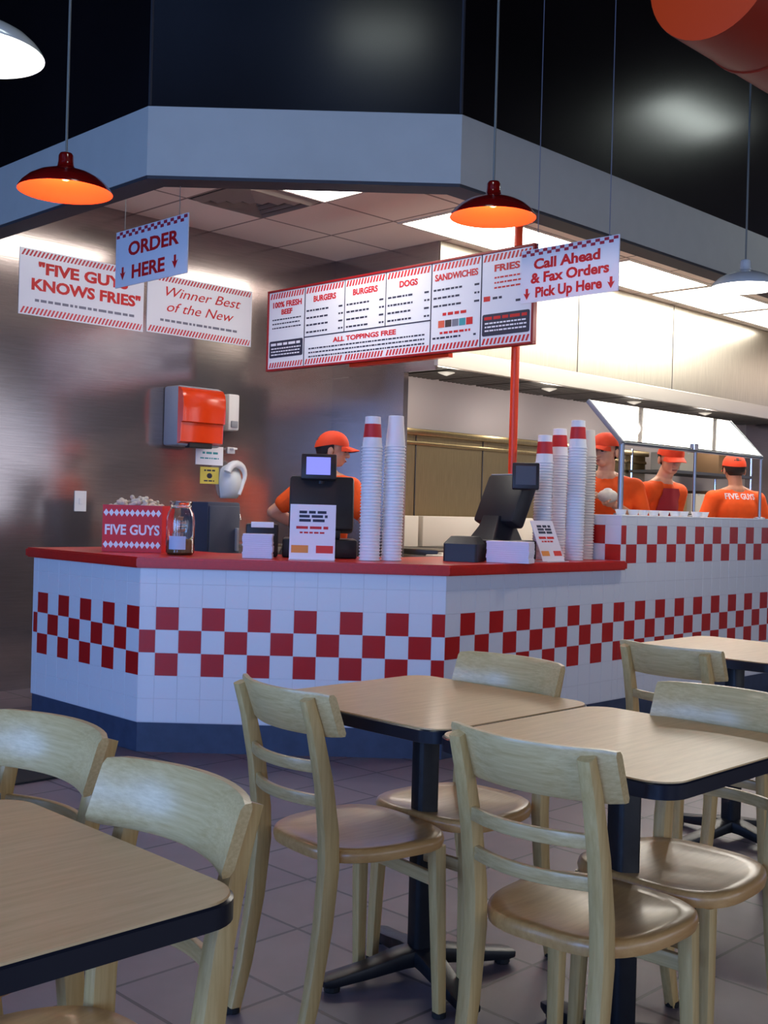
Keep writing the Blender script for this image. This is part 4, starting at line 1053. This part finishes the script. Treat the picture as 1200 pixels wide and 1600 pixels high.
    if apron:
        bm = new(); n = 10
        rows = []
        for z, wd in ((hip_z - .35, .20), (hip_z - .05, .19), (hip_z + .12, .17), (hip_z + .18, .165), (hip_z + .22, .15), (hip_z + .26, .14), (hip_z + .30, .13), (hip_z + .34, .12), (hip_z + .38, .11), (hip_z + .42, .10), (hip_z + .46, .09)):
            f = (z - hip_z) / .53; yy = -lean * max(0, f) ; xx = side * max(0, f)
            rows.append([V((xx + wd * s_, yy - .150 * math.sqrt(max(.05, 1 - (s_ * .85) ** 2)), z)) for s_ in [-1 + 2 * i / n for i in range(n + 1)]])
        loft(bm, rows, False, closed=False); ap = finish(bm, 'apron', M_APRON, t, smooth=60); front_fix.append((ap, shirt))
    if back_text:
        # lettering pressed onto the back of the shirt
        o = text(back_text, .062 * k, 0, 0, 0, M_PAPER, t, width=.25 * k, bold=.002)
        for v in o.data.vertices:
            x, z = v.co.x, v.co.z
            q = V((0, 0, hip_z + .455)); yb = .118 * k * math.sqrt(max(.1, 1 - (x / (.20 * k)) ** 2)) + .012
            v.co = Vector((-x, q.y - lean * .8 * k + yb + v.co.y * -1, q.z + z))
        back_fix.append((o, shirt))
    if chest_logo:
        o = text('FIVE', .04 * k, .07 * k, 0, 0, M_PAPER, t, width=.07 * k, bold=.001)
        for v in o.data.vertices: v.co = Vector((v.co.x, -.14 * k - lean * .7 * k, (hip_z + .36) * k + v.co.z))
        front_fix.append((o, shirt))
    return t
back_fix, front_fix = [], []
def snap():
    # lay the lettering on the surface of the shirt
    from mathutils.bvhtree import BVHTree
    for lst, diry in ((back_fix, -1), (front_fix, 1)):
        for o, sh in lst:
            bv = BVHTree.FromPolygons([v.co.copy() for v in sh.data.vertices], [tuple(p.vertices) for p in sh.data.polygons])
            for v in o.data.vertices:
                h = bv.ray_cast(Vector((v.co.x, -diry * .6, v.co.z)), Vector((0, diry, 0)))
                if h[0] is not None: v.co = h[0] - Vector((0, diry, 0)) * (.012 if o.name.startswith('apron') else .003)

# cashier behind the left register: turned away to the right, near arm reaching down to the counter
person('person in orange shirt and red cap turned right behind the left cash register', at(497, 7.10, 0), D(152), dict(
    elL=(-.30, -.02, 1.14), wrL=(-.20, -.22, 1.06), elR=(.36, .02, 1.20), wrR=(.22, -.18, 1.09), lean=.05), yaw=D(-58), pitch=D(6), tall=1.735, female=True, hair_len=.03)
# three at the pick-up side
person('person in orange shirt and red cap looking down left beside the tan cup stack', at(936, 7.75, 0), D(-8), dict(
    elL=(-.24, .02, 1.12), wrL=(-.12, -.25, 1.28), elR=(.26, .0, 1.12), wrR=(.05, -.27, 1.25), palmL=Vector((0, 1, .3)), palmR=Vector((0, 1, .3)), lean=.03), yaw=D(-38), pitch=D(2), tall=1.81, chest_logo=True, grip=.9)
person('person in orange shirt and cap leaning over with lowered face behind the sneeze guard', at(990, 8.45, 0), D(40), dict(
    elL=(-.27, -.08, 1.12), wrL=(-.14, -.34, 1.02), elR=(.25, -.10, 1.12), wrR=(.12, -.36, 1.02), lean=.20, side=.0, hy=.03), yaw=D(-30), pitch=D(16), tall=1.80, apron=True)
person('person seen from behind in orange shirt with white lettering across the back', at(1143, 9.0, 0), D(192), dict(
    elL=(-.28, -.02, 1.13), wrL=(-.20, -.26, 1.05), elR=(.28, -.02, 1.13), wrR=(.20, -.26, 1.05), lean=.02), yaw=D(-13), pitch=D(8), tall=1.765, back_text='FIVE GUYS', skin=M_SKIN2)
snap()
pb = next(o for o in COL.objects if o.type == 'EMPTY' and 'tan cup stack' in o.get('label', '') and o['category'] == 'person')
from mathutils import Euler
wb = pb.location + Euler(pb.rotation_euler).to_matrix() @ Vector((.0, -.385, 1.372))
t = thing('wrapped_sandwich', 'pale wrapped bundle held by the person beside the tan cup stack', 'food', wb, 0)
bm = new(); ball(bm, (0, 0, 0), (.068, .055, .045), None, 0, 20, 12); o = finish(bm, 'wrapping', mat('foil_paper', srgb(206, 196, 186), .5, noise=.2, nscale=30, bump=.4), t, smooth=60)
bm = new(); ball(bm, (0, 0, .038), (.03, .012, .016)); finish(bm, 'folded_edge', M_PAPER, t, smooth=60)

# ------------------------------------------------------------------ tables
TZ, TSD = .745, .65
def cafe_table(label, a, b, arm, da=TSD, db=TSD):
    t = thing('cafe_table', label, 'table', W(a, b, 0), A45, 'square cafe tables')
    h, g_ = da / 2, db / 2; pr = rrect(-h, h, -g_, g_, .065, 8); sc2 = lambda s_: rrect(-h + s_, h - s_, -g_ + s_, g_ - s_, .065, 8)
    bm = new(); loft(bm, [[(x, y, TZ - .004) for x, y in sc2(.003)], [(x, y, TZ) for x, y in sc2(.004)]]); finish(bm, 'tabletop', M_LAM, t)
    bm = new(); loft(bm, [[(x, y, TZ - .036) for x, y in sc2(.006)], [(x, y, TZ - .034) for x, y in pr], [(x, y, TZ - .006) for x, y in pr], [(x, y, TZ - .003) for x, y in sc2(.003)], [(x, y, TZ - .005) for x, y in sc2(.005)]]); finish(bm, 'edge_band', mat('edge_black', (.012, .012, .018), .28), t, smooth=40)
    bm = new(); box(bm, -.030, .030, -.030, .030, .045, TZ - .05, .012, 0, Matrix.Rotation(arm, 4, 'Z'), 3); finish(bm, 'column', M_BLACKM, t, smooth=40)
    bm = new()
    for q in range(4):
        Mt = Matrix.Rotation(arm + q * PI / 2, 4, 'Z'); pt = new(); sweep(pt, [(.03, 0, TZ - .045), (.25, 0, TZ - .042)], (0, 1, 0), .04, .012); merge(bm, pt, Mt)
    finish(bm, 'support_plate', M_BLACKM, t)
    for q in range(4):
        bm = new(); Mt = Matrix.Rotation(arm + q * PI / 2, 4, 'Z'); pt = new()
        sweep(pt, [(.0, 0, .062), (.06, 0, .058), (.16, 0, .040), (.26, 0, .028), (.285, 0, .026)], (0, 1, 0), [.075, .070, .060, .060, .045], [.05, .045, .035, .026, .018]); merge(bm, pt, Mt); o = finish(bm, 'foot', M_BLACKM, t, smooth=40)
        g = new(); lathe(g, [(.02, 0), (.022, .004), (.022, .020), (.01, .022)], 12, 0, True, c=tuple(Mt @ Vector((.255, 0, 0)))); finish(g, 'glide', M_RUBBER, o)
    return t
TC = {'near': (-.615, 1.468), 'mid': (.10, 3.04), 'front': (.545, 2.58), 'far': (1.38, 4.39)}
a1, b1 = ab(TC['near']); cafe_table('square wood-topped table filling the lower left corner', a1, b1, D(20))
cafe_table('square wood-topped table at the left edge pushed against the lower left table', a1, b1 + .655, D(20))
a2, b2 = ab(TC['mid']); cafe_table('square wood-topped table in the middle, closer to the tiled counter', a2 + .012, b2 - .03, D(-20), .63, .65)
cafe_table('square pale-topped table at right joined to the middle table', a2 - .012, b2 - .667, D(-20), .65, .61)
a3, b3 = ab(TC['far']); cafe_table('square table at the far right, before the tiled half wall', a3, b3, D(-10))

# ------------------------------------------------------------------ chairs
def make_chair(label):
    t = thing('cafe_chair', label, 'chair', (0, 0, 0), 0, 'ladder-back cafe chairs')
    # seat: rounded, dished
    def outline(s):
        pts = []
        for i in range(48):
            q = 2 * PI * i / 48; cx_, sy_ = math.cos(q), math.sin(q); e = .62
            x = math.copysign(abs(cx_) ** e, cx_); y = math.copysign(abs(sy_) ** (e if sy_ > 0 else .8), sy_)
            wid = .194 + .012 * y
            pts.append((x * wid * s, -.010 + y * .188 * s))
        return pts
    prof = [(.90, .418), (.985, .424), (1.0, .438), (.985, .450), (.95, .4545), (.80, .450), (.6, .445), (.3, .443), (.02, .443)]
    bm = new(); loft(bm, [[(x, y, z - (.0 if s > .9 else .0)) for x, y in outline(s)] for s, z in prof]); finish(bm, 'seat', M_SEAT, t, smooth=50)
    posts = lambda x: [(x, -.265, .0), (x, -.235, .12), (x, -.208, .28), (x, -.195, .42), (x, -.198, .50), (x, -.215, .62), (x, -.243, .74), (x, -.268, .815)]
    for sx in (-1, 1):
        bm = new(); sweep(bm, posts(sx * .146), (1, 0, 0), [.030, .032, .034, .036, .036, .034, .032, .030], [.030, .036, .042, .046, .045, .040, .034, .028]); o = finish(bm, 'back_leg', M_WOODV, t, smooth=40)
        g = new(); lathe(g, [(.017, .0), (.019, .003), (.019, .014), (.012, .016)], 12, 0, True, c=(sx * .146, -.265, -.001)); finish(g, 'glide', M_RUBBER, o)
    for sx in (-1, 1):
        bm = new(); sweep(bm, [(sx * .166, .138, .008), (sx * .160, .130, .25), (sx * .155, .125, .424)], (1, 0, 0), [.028, .034, .038], [.028, .034, .038]); o = finish(bm, 'front_leg', M_WOODV, t, smooth=40)
        g = new(); lathe(g, [(.017, .0), (.018, .003), (.018, .014), (.012, .016)], 12, 0, True, c=(sx * .166, .138, -.001)); finish(g, 'glide', M_RUBBER, o)
    arc = lambda z, wd, y0, cv: [(x, y0 + cv * (x / .2) ** 2, z) for x in [-wd + 2 * wd * i / 14 for i in range(15)]]
    bm = new(); N = 16; pts = []
    rings = []
    for i in range(N + 1):
        x = -.188 + .376 * i / N; y = -.266 + .062 * (x / .2) ** 2
        hh = .052 if 0 < i < N else .049
        zc = .778
        rings.append([(x, y + dy_ - .018 * (zz_ / .05), zc + zz_) for dy_, zz_ in ((-.011, -hh + .008), (-.006, -hh), (.006, -hh), (.011, -hh + .008), (.011, hh - .008), (.006, hh), (-.006, hh), (-.011, hh - .008))])
    loft(bm, rings); finish(bm, 'top_rail', M_WOODH, t, smooth=40)
    for z, y0 in ((.655, -.263), (.575, -.249)):
        bm = new(); sweep(bm, arc(z, .146, y0, .075), (0, 0, 1), .028, .014); finish(bm, 'slat', M_WOODH, t, smooth=40)
    bm = new(); sweep(bm, [(-.15, .131, .335), (.15, .131, .335)], (0, 0, 1), .034, .016); finish(bm, 'stretcher', M_WOODH, t, smooth=40)
    return t
# rail middle (world) and heading: chairs facing +a or -a
def put(rail, facing, label, src=None):
    h = {'+a': D(-45), '-a': D(135)}[facing[:2]] + (facing[2] if len(facing) > 2 else 0) if isinstance(facing, str) else facing
    fwd = Vector((-math.sin(h), math.cos(h), 0)); loc = Vector((rail[0], rail[1], 0)) + fwd * .245
    return loc, h
chairs = [((-.235, 2.68), D(-52), 'wooden ladder-back chair left of the middle table, its back to the viewer'),
          ((.28, 2.13), D(-42), 'wooden ladder-back chair nearest the viewer, at the pale-topped right table'),
          ((.388, 3.278), D(135), 'wooden chair behind the middle table, facing the viewer, its rail against the tiled counter'),
          ((.86, 2.77), D(135), 'wooden chair at the right edge behind the pale-topped table, facing the viewer'),
          ((.94, 3.70), D(-45), 'wooden chair at the far right table, its back to the viewer'),
          ((-.300, 1.745), D(134), 'wooden chair tucked under the lower left table, rail shining blue'),
          ((-.618, 2.15), D(139), 'wooden chair cut by the left edge, rail shining blue')]
c0 = make_chair(chairs[0][2])
for i, (rl, h, lab) in enumerate(chairs):
    loc, hh = put(rl, h, lab)
    if i == 0: c0.location = loc; c0.rotation_euler = (0, 0, hh)
    else: dup(c0, loc, hh, lab)
# dark mat on the floor by the counter's free end
bm = new(); pr = rrect(-.45, .45, -.65, .65, .02); loft(bm, [[(x, y, .001) for x, y in pr], [(x, y, .010) for x, y in pr], [(x * .97, y * .98, .012) for x, y in pr]])
pm = at(30, 5.0, 0); o = finish(bm, 'floor_mat', M_RUBBER, None, (-2.12, 5.30, 0), A45); tag(o, 'dark rubber mat on the floor at the left end of the counter', 'mat')
